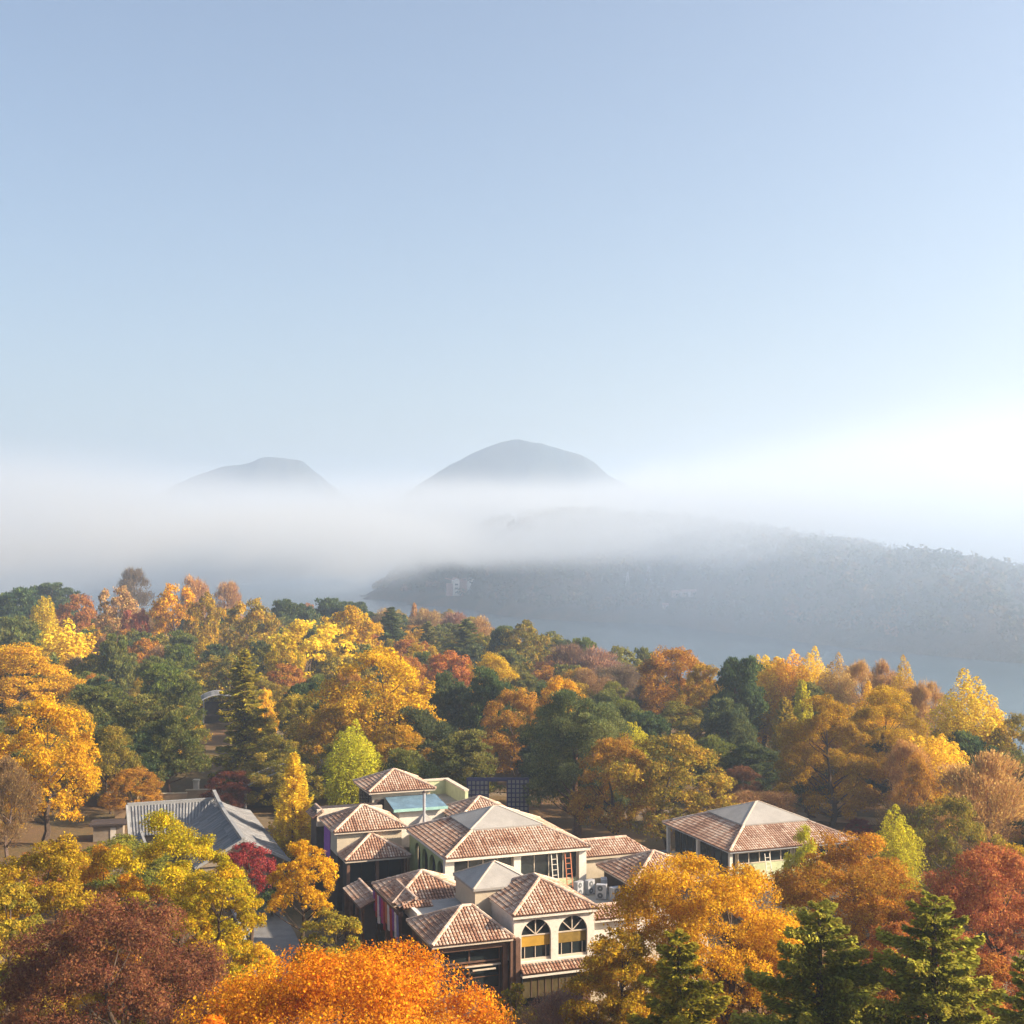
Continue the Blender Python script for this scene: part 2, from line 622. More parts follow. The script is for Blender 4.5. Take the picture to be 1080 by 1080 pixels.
def crown_pine(g, R, Hc, nleaf, ls):
    nlobe, nsub = 40, 7
    th = np.arange(nlobe) * 2.399 + g.random() * 6 + 0.5 * g.normal(size=nlobe)
    cz = np.clip((np.arange(nlobe) + 0.5) / nlobe + 0.05 * g.normal(size=nlobe), 0, 1)
    env = np.sqrt(np.clip(1 - ((cz - 0.3) / 0.78) ** 2, 0.03, 1))
    rr = env * (0.45 + 0.32 * g.random(nlobe))
    lc = np.stack([R * rr * np.cos(th), R * rr * np.sin(th), Hc * (0.04 + 0.84 * cz)], 1)
    lrad = R * 0.38 * (0.7 + 0.6 * g.random(nlobe))
    K = nlobe * nsub
    kk = np.repeat(np.arange(nlobe), nsub)
    d = unit(rdir(g, K) + np.array([0, 0, 0.6]))
    cen = lc[kk] + d * (lrad[kk] * (0.55 + 0.4 * g.random(K)))[:, None] * np.array([1, 1, 0.55])
    rad = lrad[kk] * 0.40 * (0.6 + 0.8 * g.random(K))
    p, dd, k = puffs(g, cen, rad, nleaf, 0.75, 0.6)
    pv_ = g.random(K)
    var = 0.5 * pv_[k] + 0.5 * g.random(nleaf)
    # needle sprays: long thin, pointing out and up
    e1 = unit(dd + np.array([0, 0, 0.7]) + 0.5 * g.normal(size=dd.shape))
    e2 = unit(np.cross(e1, rdir(g, nleaf)))
    s = ls * (0.7 + 0.8 * g.random(nleaf))[:, None]
    return p, e1 * s * 0.7, e2 * s * 0.26, var, lc


def crown_spruce(g, R, Hc, nleaf, ls, droop=0.25, power=0.85, soft=False):
    """whorls of sprays on a straight stem"""
    nb = int((135 if not soft else 210) * max(1, Hc / 18))
    t = (np.arange(nb) + 0.5) / nb                    # 0 base .. 1 tip
    t = np.clip(t, 0, 0.992)
    ln = R * (1 - t) ** power * ((0.55 if not soft else 0.7) + (0.62 if not soft else 0.45) * g.random(nb)) + 0.03 * R
    ph = np.arange(nb) * 2.399 + g.normal(size=nb) * 0.3
    wgt = ln ** 1.15; wgt /= wgt.sum()
    k = g.choice(nb, nleaf, p=wgt)
    q = g.random(nleaf) ** 0.65                      # along the branch
    q = 0.08 + 0.92 * q
    rise = (0.55 - 0.95 * (1 - t)) if not soft else (0.75 - 0.45 * (1 - t))
    out = np.stack([np.cos(ph), np.sin(ph), np.zeros(nb)], 1)
    side = np.stack([-np.sin(ph), np.cos(ph), np.zeros(nb)], 1)
    L = ln[k] * q
    wd = ln[k] * 0.23 * np.clip(1.12 - q, 0.08, 1) + 0.05
    lat = g.normal(size=nleaf) * wd * 0.7
    z = Hc * t[k] + ln[k] * (rise[k] * q * 0.7 - droop * q ** 2 + 0.18 * q ** 4) - np.abs(lat) * 0.35
    z = z + g.normal(size=nleaf) * ln[k] * (0.045 if not soft else 0.10)
    p = out[k] * L[:, None] + side[k] * lat[:, None]
    p[:, 2] = z
    bv = g.random(nb)
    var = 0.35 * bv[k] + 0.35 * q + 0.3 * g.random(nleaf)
    e1 = unit(out[k] + side[k] * (np.sign(lat) * 0.8)[:, None] + np.array([0, 0, 0.15]) + 0.35 * g.normal(size=p.shape))
    e2 = unit(np.cross(e1, np.array([0, 0, 1.0]) + 0.5 * g.normal(size=p.shape)))
    e2 = unit(np.cross(e1, e2 + 0.7 * g.normal(size=p.shape)))
    s = ls * (0.7 + 0.7 * g.random(nleaf))[:, None]
    cen = out * (ln * 0.9)[:, None]; cen[:, 2] = Hc * t + ln * (rise * 0.6 - droop * .8)
    return p, e1 * s * 0.7, e2 * s * 0.3, var, cen


def crown_upright(g, R, Hc, nleaf, ls, n=18):
    """feathered upright plumes (ginkgo, poplar)"""
    th = np.arange(n) * 2.399 + g.random() * 6
    rr = 0.78 * np.sqrt((np.arange(n) + 0.3) / n)
    top = Hc * (1 - 0.36 * rr ** 1.6 + 0.045 * g.normal(size=n))
    bot = Hc * (0.02 + 0.25 * rr * g.random(n))
    pr = R * (0.36 + 0.12 * g.random(n))
    wgt = pr * (top - bot); wgt /= wgt.sum()
    k = g.choice(n, nleaf, p=wgt)
    t = g.random(nleaf)
    ph = g.random(nleaf) * 2 * np.pi
    lean = 0.75 + 0.4 * t
    prof = pr[k] * np.clip(1.4 * (1 - t) ** 0.45, 0.03, 1) * np.clip(0.45 + t * 1.6, 0, 1) * (0.35 + 0.7 * np.sqrt(g.random(nleaf))) * (1 + 0.22 * np.sin(t * 23 + ph * 2 + k))
    d = np.stack([np.cos(ph), np.sin(ph), 0.35 + t], 1)
    p = np.stack([R * rr[k] * np.cos(th[k]) * lean + prof * np.cos(ph), R * rr[k] * np.sin(th[k]) * lean + prof * np.sin(ph), bot[k] + (top - bot)[k] * t], 1)
    pv_ = g.random(n)
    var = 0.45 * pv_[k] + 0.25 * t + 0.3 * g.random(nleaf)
    e1, e2 = frames(g, unit(d), 0.7)
    s = ls * (0.6 + 0.8 * g.random(nleaf))[:, None]
    cen = np.stack([R * rr * np.cos(th) * .8, R * rr * np.sin(th) * .8, (top + bot) / 2], 1)
    return p, e1 * s / 2, e2 * s * 0.62 / 2, var, cen


def crown_bare(g, R, Hc, nleaf, ls):
    """a dome of fine twigs with some leaf left"""
    npuff = 60
    th = g.random(npuff) * 2 * np.pi
    cz = g.random(npuff) ** 0.75
    env = np.sqrt(np.clip(1 - ((cz - 0.35) / 0.66) ** 2, 0.02, 1))
    rr = env * (0.25 + 0.7 * g.random(npuff) ** 0.6)
    cen = np.stack([R * rr * np.cos(th), R * rr * np.sin(th), Hc * (0.08 + 0.82 * cz)], 1)
    rad = R * 0.26 * (0.7 + 0.6 * g.random(npuff))
    p, d, k = puffs(g, cen, rad, nleaf, 0.9, 0.5)
    up = unit(cen[k] / np.array([R, R, Hc]) + np.array([0, 0, 0.35]))
    e1 = unit(up + 0.5 * d + 0.3 * g.normal(size=d.shape))
    e2 = unit(np.cross(e1, rdir(g, nleaf)))
    pv_ = g.random(npuff)
    twig = g.random(nleaf) < 0.7
    var = np.where(twig, 0.25 * pv_[k] + 0.2 * g.random(nleaf), 0.6 + 0.4 * g.random(nleaf))
    s = ls * (0.6 + 0.8 * g.random(nleaf))[:, None]
    a = np.where(twig, 1.5, 0.42)[:, None]; c = np.where(twig, 0.085, 0.28)[:, None]
    return p, e1 * s * a, e2 * s * c, var, cen


def trunk_mesh(g, kind, R, H, base, cen, near=False):
    mb = MB()
    sides = 8 if near else 5
    r0 = 0.018 * H + 0.012 * R * 2
    straight = kind in ('spruce', 'larch')
    top = H * (0.97 if straight else 0.72)
    if kind == 'pine': top = H * 0.9
    nseg = 7
    wob = 0 if straight else 0.035 * R
    off = np.cumsum(g.normal(size=(nseg + 1, 2)) * wob * 1.6, axis=0); off[0] = 0
    pts = [(off[i, 0], off[i, 1], -0.3 + (top + 0.3) * i / nseg) for i in range(nseg + 1)]
    mb.tube(pts, [r0 * (1.35 if i == 0 else 1) * (1 - 0.9 * i / nseg) + 0.02 for i in range(nseg + 1)], sides)
    idx = g.permutation(len(cen))[: (26 if near else 12)]
    for i in idx:
        c = cen[i] + np.array([0, 0, base])
        zt = min(max(base * 0.75, c[2] - np.hypot(c[0], c[1]) * (0.8 if not straight else 0.05)), top * 0.95)
        j = min(int((zt + 0.3) / (top + 0.3) * nseg), nseg)
        s = np.array(pts[j]); s = np.array([s[0], s[1], zt])
        q = s + (c - s) * 0.5 + np.array([0, 0, -0.04 * R if not straight else 0])
        rb = r0 * 0.34 * (1 - 0.6 * zt / max(top, 0.1)) + 0.015
        mb.tube([s, q, c], [rb, rb * 0.6, 0.012], 4)
    return mb.mesh('trunk')


LODS = {'near': (0.145, 1.4), 'mid': (0.25, 0.45), 'far': (0.46, 0.145)}
NLEAF = {'broad': 105000, 'maple': 120000, 'pine': 75000, 'spruce': 62000, 'larch': 46000, 'upright': 60000, 'bare': 42000, 'shrub': 30000}
STD = {'broad': (7, 17, 3.0), 'maple': (7.5, 16, 3.4), 'pine': (6, 16, 4.0), 'spruce': (4, 18, 0.8), 'larch': (4, 20, 2.0), 'upright': (4, 18, 1.5), 'bare': (6, 16, 3.0), 'shrub': (3, 4.5, 0.3)}
PROTO = {}
VARIANTS = {'near': 1, 'mid': 3, 'far': 2}


def tree_meshes(kind, lod, seed, dims=None):
    """trunk and crown meshes for a kind; shared per (kind, lod, variant) unless dims are given"""
    key = (kind, lod, seed % VARIANTS[lod]) if dims is None else (kind, lod, seed, dims)
    if key in PROTO: return PROTO[key]
    R, H, base = dims or STD[kind]
    import zlib
    g = np.random.default_rng(zlib.crc32(repr(key).encode()))
    ls, frac = LODS[lod]
    sR, sH, sb = STD[kind]
    area = (R * R + R * (H - base)) / (sR * sR + sR * (sH - sb))
    nl = int(NLEAF[kind] * frac * area)
    Hc = H - base
    if kind == 'broad': res = crown_broad(g, R, Hc, nl, ls)
    elif kind == 'maple': res = crown_broad(g, R, Hc, nl, ls * 0.92, nlobe=64, nsub=9, flat=0.7, lr=0.28, umbrella=1.0)
    elif kind == 'pine': res = crown_pine(g, R, Hc, nl, ls * 1.25)
    elif kind == 'spruce': res = crown_spruce(g, R, Hc, nl, ls * 1.25, power=0.66)
    elif kind == 'larch': res = crown_spruce(g, R, Hc, nl, ls * 1.1, droop=0.05, power=0.6, soft=True)
    elif kind == 'upright': res = crown_upright(g, R, Hc, nl, ls)
    elif kind == 'bare': res = crown_bare(g, R, Hc, nl, ls * 1.3)
    else: res = crown_broad(g, R, Hc, nl, ls, nlobe=20, nsub=7, flat=0.85, lr=0.42)
    p, e1, e2, var, cen = res
    p = p.copy(); p[:, 2] += base
    cm = quads_mesh('crown', p, e1, e2, var, M_LEAF)
    tm = trunk_mesh(g, kind, R, H, base, cen, lod == 'near')
    tm.materials.append(M_BARK)
    PROTO[key] = (tm, cm, R, H)
    return PROTO[key]


BARK = {'pine': (0.17, 0.085, 0.05), 'spruce': (0.09, 0.06, 0.045), 'larch': (0.15, 0.09, 0.06), 'upright': (0.16, 0.12, 0.09), 'bare': (0.16, 0.11, 0.085)}
NAME = {'broad': 'broadleaf_tree', 'maple': 'maple_tree', 'pine': 'pine_tree', 'spruce': 'spruce_tree', 'larch': 'larch_tree', 'upright': 'columnar_tree', 'bare': 'bare_tree', 'shrub': 'shrub'}
# leaf tints (first, second): real leaf albedos
TINT = {
    'gold': ((0.50, 0.27, 0.012), (0.76, 0.45, 0.018)),
    'golddark': ((0.28, 0.18, 0.014), (0.58, 0.34, 0.018)),
    'yellow': ((0.74, 0.46, 0.02), (0.82, 0.58, 0.05)),
    'lime': ((0.40, 0.35, 0.022), (0.60, 0.50, 0.03)),
    'yelgreen': ((0.30, 0.25, 0.012), (0.68, 0.44, 0.015)),
    'orange': ((0.58, 0.205, 0.010), (0.70, 0.33, 0.018)),
    'orangebrown': ((0.29, 0.145, 0.022), (0.52, 0.245, 0.028)),
    'rust': ((0.33, 0.125, 0.03), (0.46, 0.21, 0.04)),
    'red': ((0.38, 0.07, 0.03), (0.46, 0.14, 0.045)),
    'crimson': ((0.22, 0.03, 0.035), (0.30, 0.05, 0.05)),
    'amber': ((0.46, 0.235, 0.014), (0.74, 0.39, 0.018)),
    'brick': ((0.36, 0.115, 0.045), (0.48, 0.19, 0.06)),
    'pinkred': ((0.40, 0.11, 0.08), (0.46, 0.18, 0.09)),
    'sage': ((0.085, 0.115, 0.045), (0.23, 0.245, 0.075)),
    'maroon': ((0.155, 0.062, 0.034), (0.235, 0.095, 0.042)),
    'darkmaroon': ((0.10, 0.03, 0.02), (0.14, 0.045, 0.028)),
    'olive': ((0.14, 0.14, 0.025), (0.34, 0.25, 0.03)),
    'olivegold': ((0.20, 0.17, 0.025), (0.54, 0.34, 0.03)),
    'green': ((0.10, 0.13, 0.027), (0.22, 0.225, 0.04)),
    'pine': ((0.095, 0.115, 0.03), (0.23, 0.215, 0.05)),
    'dark': ((0.052, 0.08, 0.036), (0.125, 0.15, 0.05)),
    'spruce': ((0.185, 0.175, 0.03), (0.46, 0.39, 0.06)),
    'olivespruce': ((0.19, 0.17, 0.02), (0.46, 0.36, 0.04)),
    'salmon': ((0.40, 0.225, 0.085), (0.50, 0.31, 0.11)),
    'tan': ((0.24, 0.145, 0.065), (0.34, 0.21, 0.075)),
    'twig': ((0.17, 0.115, 0.075), (0.26, 0.17, 0.085)),
    'pinktwig': ((0.28, 0.17, 0.13), (0.38, 0.20, 0.11)),
    'paleorange': ((0.46, 0.25, 0.08), (0.54, 0.33, 0.11)),
}
TREES = []
_ts = [0]


def plant(kind, x, y, H, R, tint, label, group=None, unique=None, base=None, zg=None):
    D = y
    lod = 'near' if D < 128 else ('mid' if D < 290 else 'far')
    _ts[0] += 1
    seed = _ts[0]
    if unique: lod = 'near'
    dims = None
    if unique:
        dims = (round(R, 2), round(H, 2), round(base if base is not None else STD[kind][2] / STD[kind][1] * H, 2))
    tm, cm, sR, sH = tree_meshes(kind, lod, seed, dims)
    root = empty(NAME[kind], (x, y, (float(island_h(np.array([x]), np.array([y]))[0]) if zg is None else zg)), (seed * 2.4) % 6.283 if not unique else 0)
    g = np.random.default_rng(seed)
    root.scale = (R / sR, R / sR, H / sH)
    tag(root, label, NAME[kind].replace('_', ' ') if kind != 'shrub' else 'shrub', group)
    for nm, me in (('trunk', tm), ('crown', cm)):
        o = bpy.data.objects.new(nm, me)
        COL.objects.link(o)
        o.parent = root
        if nm == 'trunk':
            c = BARK.get(kind, (0.10, 0.07, 0.05))
            o.color = (*c, 1)
        else:
            a, b_ = TINT[tint]
            j = 1 + 0.06 * g.normal(size=3) * np.array([1, 0.6, 0.6])
            o.color = (*[float(q) for q in np.clip(np.array(a) * j, 0.005, 0.9)], 1)
            o['second_tint'] = [float(q) for q in np.clip(np.array(b_) * j, 0.005, 0.9)]
    TREES.append((x, y, H, R, label, kind))
    return root


def tree_at(kind, px, ytop, wpx, D, tint, label, group=None, unique=None, H=None, base=None):
    """crown centred on column px with its top at row ytop and wpx wide, standing D away"""
    p = at_y(px, ytop, D)
    h = p[2] if H is None else H
    R = wpx * D / FPX / 2
    return plant(kind, float(p[0]), D, float(max(h, 1.5)), float(R), tint, label, group, unique, base)

# ------------------------------------------------------------------ the trees the photograph shows, front to back
L = tree_at
# foreground
L('maple', 124, 950, 276, 82, 'maroon', 'huge dark maroon tree filling the lower left corner', unique=True)
L('maple', 380, 1012, 405, 68, 'orange', 'vivid orange broad domed tree in the bottom foreground', unique=True)
L('maple', 236, 1040, 130, 62, 'orange', 'low vivid orange crown at the bottom edge beside the maroon tree', unique=True)
L('maple', 738, 903, 232, 90, 'amber', 'wide golden tree covering the right end of the arched white pavilion', unique=True)
L('maple', 655, 968, 120, 86, 'golddark', 'bronze gold tree hanging in front of the right arched window', unique=True)
L('maple', 890, 884, 185, 101, 'orangebrown', 'domed orange brown tree between the golden tree and the red one', unique=True)
L('maple', 1052, 893, 190, 93, 'brick', 'rusty red maple at the right edge above the green spruces', unique=True)
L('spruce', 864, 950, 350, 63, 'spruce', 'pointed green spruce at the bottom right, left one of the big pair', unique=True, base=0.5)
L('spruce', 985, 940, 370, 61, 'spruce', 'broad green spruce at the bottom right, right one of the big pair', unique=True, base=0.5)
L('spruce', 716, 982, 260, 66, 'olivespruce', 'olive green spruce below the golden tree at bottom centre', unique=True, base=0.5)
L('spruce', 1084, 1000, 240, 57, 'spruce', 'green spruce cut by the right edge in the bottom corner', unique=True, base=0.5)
L('broad', 188, 860, 150, 106, 'yelgreen', 'yellow green tree in front of the grey traditional roof', unique=True, base=1.5)
L('broad', 112, 892, 110, 108, 'golddark', 'bronze green tree between the bronze yellow one and the one before the grey roof', unique=True, base=1.5)
L('broad', 240, 902, 92, 101, 'yelgreen', 'smaller yellow green tree below the crimson maple', unique=True)
L('broad', 48, 884, 130, 101, 'golddark', 'bronze yellow tree at the left edge above the maroon tree', unique=True)
L('broad', 10, 912, 90, 92, 'olivegold', 'olive and gold tree cut by the left edge beside the maroon crown', unique=True)
L('maple', 263, 889, 62, 124, 'crimson', 'small crimson maple at the foot of the grey traditional roof', unique=True, base=6.6)
L('broad', 318, 888, 66, 117, 'gold', 'open yellow tree with bare stems left of the tiled buildings', unique=True, base=6.0)
L('broad', 350, 954, 66, 108, 'olivegold', 'low olive and yellow tree by the covered walkway', unique=True, base=2.5)
L('broad', 288, 922, 42, 138, 'dark', 'dark green low tree at the head of the grey paved path', unique=True, base=1.0)
L('broad', 545, 1032, 64, 95, 'olivegold', 'pale leafy shrub under the brown timber column', unique=True, base=0.6)
L('bare', 590, 1052, 120, 88, 'pinktwig', 'pinkish bare twiggy bush at the bottom edge under the arches')
L('broad', 665, 1040, 80, 90, 'olive', 'green bush at the bottom edge right of the dark undercroft', unique=True, base=0.5)
L('maple', 800, 968, 110, 92, 'orangebrown', 'brown tree top showing between the golden tree and the left big spruce', unique=True, base=2)
L('maple', 950, 962, 110, 88, 'rust', 'rusty tree showing between the two big green spruces', unique=True, base=2)
L('broad', 800, 1035, 110, 70, 'olive', 'dark olive low tree in the gap between the bottom spruces', unique=True, base=1.0)
L('maple', 1050, 985, 120, 76, 'rust', 'rust brown low tree between the red maple and the corner spruce', unique=True, base=2)
# around the buildings
L('broad', 848, 872, 44, 128, 'lime', 'bright lime young tree in front of the right-hand tiled house')
L('upright', 946, 858, 54, 132, 'lime', 'lime yellow pointed tree right of the right-hand tiled house')
L('broad', 1003, 842, 88, 136, 'olive', 'round green tree at the right above the rusty red maple', H=None)
L('bare', 1040, 795, 130, 148, 'paleorange', 'pale orange half-bare tree at the right edge')
L('maple', 905, 864, 30, 172, 'crimson', 'little crimson bush behind the right-hand tiled house')
L('bare', 800, 832, 90, 172, 'salmon', 'thin salmon coloured tree behind the grey-topped right-hand roof')
L('broad', 745, 838, 60, 160, 'olivegold', 'small yellow green tree at the left rear of the right-hand house')
L('upright', 372, 768, 62, 176, 'lime', 'bright lime green plume-shaped tree behind the highest tiled hut')
L('larch', 310, 794, 54, 160, 'yellow', 'yellow feathery tree left of the lime green plume tree')
L('maple', 240, 814, 54, 190, 'darkmaroon', 'dark maroon low maple behind the grey traditional roof')
L('broad', 118, 766, 56, 192, 'olive', 'narrow green and yellow tree right of the big golden one')
L('broad', 48, 738, 108, 172, 'gold', 'tall brilliant golden tree at the left edge above the bronze one')
L('bare', 8, 800, 60, 160, 'tan', 'bare tan tree cut by the left edge below the golden tree')
L('maple', 18, 683, 130, 262, 'amber', 'orange red domed tree at the left edge behind the golden one')
L('maple', 75, 742, 60, 230, 'olivegold', 'drab olive tree between the orange dome and the pines')
# mid left pines and conifers
G1 = 'pines of the grove left of the tall olive conifer'
L('pine', 105, 722, 78, 236, 'pine', 'dark green pine left of the pine grove, touching the orange dome', G1)
L('pine', 150, 738, 84, 215, 'pine', 'broad green pine in the middle of the left pine grove', G1)
L('pine', 186, 752, 70, 202, 'pine', 'pine with bare trunks standing over the grey traditional roof', G1)
L('pine', 172, 700, 56, 262, 'green', 'green pine topping the left grove at the back', G1)
L('pine', 193, 716, 48, 245, 'pine', 'pine left of the small curved grey shelter roof', G1)
L('pine', 152, 776, 66, 200, 'dark', 'dark pine with tall trunks at the front of the left grove', G1)
L('pine', 122, 672, 38, 300, 'pine', 'small round pine with a pale trunk in the upper left clearing')
L('pine', 162, 692, 36, 290, 'green', 'round green pine top by the low hut in the upper left')
L('spruce', 258, 684, 84, 215, 'olivespruce', 'tall olive conifer standing alone right of the curved grey shelter')
L('pine', 322, 720, 56, 236, 'dark', 'dark blue green pine between the olive conifer and the golden trees')
L('broad', 280, 728, 26, 250, 'yellow', 'small bright yellow tree peeping out behind the tall olive conifer')
L('upright', 68, 657, 66, 318, 'yellow', 'brilliant yellow ginkgo among dark pines at the upper left')
L('upright', 47, 628, 30, 375, 'lime', 'lime yellow narrow tree behind the brilliant yellow ginkgo')
L('pine', 16, 650, 64, 360, 'pine', 'green pine at the left edge right above the orange dome')
L('pine', 40, 690, 60, 290, 'pine', 'green pine directly below the brilliant yellow ginkgo')
L('pine', 100, 690, 40, 300, 'olive', 'olive pine to the right of the brilliant yellow ginkgo')
L('pine', 20, 622, 56, 470, 'dark', 'distant dark pine crown at the left edge of the skyline')
L('pine', 52, 614, 60, 560, 'dark', 'distant dark pine making the highest hump of the left skyline')
L('maple', 82, 624, 44, 450, 'rust', 'distant dull red tree on the left skyline')
L('broad', 122, 618, 46, 430, 'salmon', 'distant salmon orange tree on the left skyline')
L('maple', 137, 641, 22, 410, 'pinkred', 'small pink red maple below the salmon tree, left of the pair', None)
L('maple', 150, 642, 18, 412, 'pinkred', 'small pink red maple below the salmon tree, right of the pair')
L('bare', 141, 600, 40, 640, 'twig', 'tall bare grey tree rising above the left skyline')
L('broad', 186, 616, 50, 415, 'gold', 'tall golden tree on the skyline, left half of a golden pair')
L('broad', 217, 626, 40, 405, 'golddark', 'golden tree on the skyline, shorter right half of a golden pair')
L('bare', 205, 608, 34, 520, 'salmon', 'faint salmon tree top behind the golden skyline pair')
L('bare', 240, 614, 36, 540, 'salmon', 'faint salmon tree top right of the golden skyline pair')
L('broad', 264, 632, 58, 370, 'olivegold', 'rounded olive gold tree on the skyline left of dark conifers')
L('pine', 300, 634, 40, 470, 'dark', 'distant dark conifer left of the brightest golden mass', 'dark conifers along the skyline')
L('pine', 320, 636, 36, 480, 'dark', 'distant dark conifer nearest to the left of the golden mass', 'dark conifers along the skyline')
L('pine', 350, 632, 40, 500, 'dark', 'dark pine on the skyline above the golden mass', 'dark conifers along the skyline')
L('pine', 376, 634, 36, 500, 'dark', 'dark pine on the skyline near the white boats', 'dark conifers along the skyline')
L('broad', 370, 640, 64, 345, 'gold', 'greenish gold tree at the top of the golden mass', H=None)
L('broad', 330, 654, 84, 325, 'yellow', 'brightest yellow tree of the golden mass left of centre')
L('broad', 300, 672, 40, 310, 'yelgreen', 'yellow green tree at the left foot of the golden mass')
L('broad', 398, 686, 128, 212, 'gold', 'largest golden brown tree in the centre left')
L('broad', 350, 742, 70, 205, 'golddark', 'bronze tree at the lower left of the largest golden brown tree')
L('broad', 422, 765, 70, 195, 'golddark', 'bronze tree at the lower right of the largest golden brown tree')
L('spruce', 413, 640, 56, 380, 'dark', 'dark conifer cone right of the golden mass, against salmon trees')
L('spruce', 452, 656, 46, 370, 'pine', 'lone green cone of a conifer among the salmon trees')
L('spruce', 492, 653, 68, 350, 'pine', 'broad green conifer cone below the last salmon tree')
G2 = 'salmon larches along the far shore of the wood'
L('bare', 410, 642, 40, 500, 'salmon', 'pale salmon tree just below the white boats', G2)
L('larch', 437, 636, 16, 500, 'salmon', 'slim salmon larch that rises highest beside the boats', G2)
L('bare', 452, 642, 44, 470, 'salmon', 'pale salmon tree left of the lone green cone', G2)
L('bare', 480, 646, 44, 440, 'pinktwig', 'pinkish salmon tree right of the lone green cone', G2)
L('bare', 505, 650, 38, 410, 'salmon', 'last salmon tree before the water on the right', G2)
L('maple', 432, 672, 50, 345, 'rust', 'rust orange tree in front of the dark conifer cone')
L('maple', 472, 686, 60, 300, 'rust', 'dull red domed tree left of the small orange gold one')
L('maple', 430, 692, 50, 288, 'rust', 'rusty tree touching the largest golden brown tree')
L('maple', 520, 692, 60, 276, 'gold', 'orange gold domed tree above the dark twin conifers')
L('broad', 552, 655, 54, 345, 'olive', 'dark olive tree at the edge of the water in the centre')
L('pine', 528, 660, 30, 350, 'dark', 'dark pine at the water edge left of the olive tree')
L('pine', 473, 715, 56, 226, 'dark', 'dark blue green conifer, left one of the twin, above the lattice screens')
L('pine', 516, 708, 60, 222, 'dark', 'dark blue green conifer, right one of the twin, above the lattice screens')
L('maple', 538, 728, 74, 208, 'orangebrown', 'orange brown tree left of the big round pine')
L('maple', 592, 718, 70, 214, 'amber', 'orange crown showing behind the top of the big round pine')
L('pine', 608, 732, 124, 178, 'sage', 'big round green pine in the centre of the wood', unique=True, base=3.2)
L('maple', 648, 778, 90, 167, 'orangebrown', 'orange brown tree below the big round pine')
L('broad', 712, 776, 118, 164, 'olivegold', 'broad olive yellow tree left of the right-hand tiled house')
L('upright', 668, 756, 30, 196, 'lime', 'small lime green top to the right of the big round pine')
# right of centre
G3 = 'brown leafless trees along the water'
L('bare', 598, 680, 56, 320, 'twig', 'brown leafless tree at the water, first from the left', G3)
L('bare', 630, 684, 60, 310, 'pinktwig', 'pinkish brown leafless tree in the middle of the leafless row', G3)
L('bare', 655, 700, 64, 280, 'twig', 'brown leafless tree in front of the leafless row', G3)
L('bare', 620, 706, 60, 270, 'tan', 'tan leafless tree behind the orange crown', G3)
L('pine', 680, 670, 26, 330, 'green', 'small dark green pine top on the water edge')
L('broad', 652, 681, 52, 322, 'green', 'flat green tree tops on the water edge', H=None)
L('maple', 712, 683, 88, 250, 'orangebrown', 'tall orange brown tree left of the blue green pine')
L('broad', 740, 700, 50, 240, 'golddark', 'bronze tree squeezed against the blue green pine')
L('bare', 688, 712, 40, 258, 'twig', 'leafless grey tree left of the tall orange brown one')
L('pine', 780, 692, 64, 232, 'dark', 'dark blue green pine left of the yellow poplars')
L('pine', 768, 742, 62, 218, 'dark', 'lower dark pine in the shade below the blue green one')
G4 = 'bright yellow poplars right of the blue green pine'
L('upright', 806, 684, 56, 246, 'yellow', 'bright yellow poplar, leftmost of the row of three', G4)
L('upright', 832, 686, 54, 244, 'yellow', 'bright yellow poplar in the middle of the row of three', G4)
L('upright', 857, 690, 50, 242, 'yellow', 'bright yellow poplar, rightmost of the row of three', G4)
L('larch', 846, 718, 40, 222, 'lime', 'yellow green feathery conifer in front of the yellow poplars')
L('larch', 828, 735, 44, 206, 'olivegold', 'olive gold feathery conifer left of the great bronze tree')
G5 = 'pale orange larches at the right shore'
L('upright', 882, 697, 44, 236, 'paleorange', 'pale orange larch right of the yellow poplars', G5)
L('bare', 905, 694, 44, 240, 'paleorange', 'pale orange thin tree, second right of the poplars', G5)
L('bare', 932, 698, 44, 232, 'salmon', 'salmon thin tree behind the great bronze tree', G5)
L('upright', 952, 700, 34, 226, 'gold', 'slim gold poplar above the right shoulder of the great bronze tree', G5)
L('bare', 975, 716, 50, 214, 'paleorange', 'pale thin tree between slim gold poplar and yellow ginkgo', G5)
L('upright', 922, 720, 56, 205, 'gold', 'gold plume tree behind the top of the great bronze tree')
L('upright', 1020, 717, 84, 190, 'yellow', 'tall yellow ginkgo near the right edge')
L('upright', 985, 768, 72, 172, 'yellow', 'shorter bright yellow tree right of the great bronze tree')
L('broad', 1068, 754, 60, 186, 'olivegold', 'olive gold tree cut by the right edge below the ginkgo')
L('upright', 1048, 748, 34, 192, 'gold', 'small gold tree between the yellow ginkgo and the right edge')
L('broad', 876, 740, 112, 176, 'golddark', 'great bronze tree behind the right-hand house, left half', unique=True, base=3.6)
L('broad', 934, 731, 108, 180, 'golddark', 'great bronze tree behind the right-hand house, right half', unique=True, base=3.6)
L('maple', 968, 800, 50, 160, 'orangebrown', 'brown orange tree in front of the shorter bright yellow one')
L('bare', 958, 778, 50, 168, 'paleorange', 'pale thin tree right of the great bronze tree')
L('maple', 780, 808, 50, 190, 'maroon', 'dull maroon low tree in the shade behind the right-hand house')

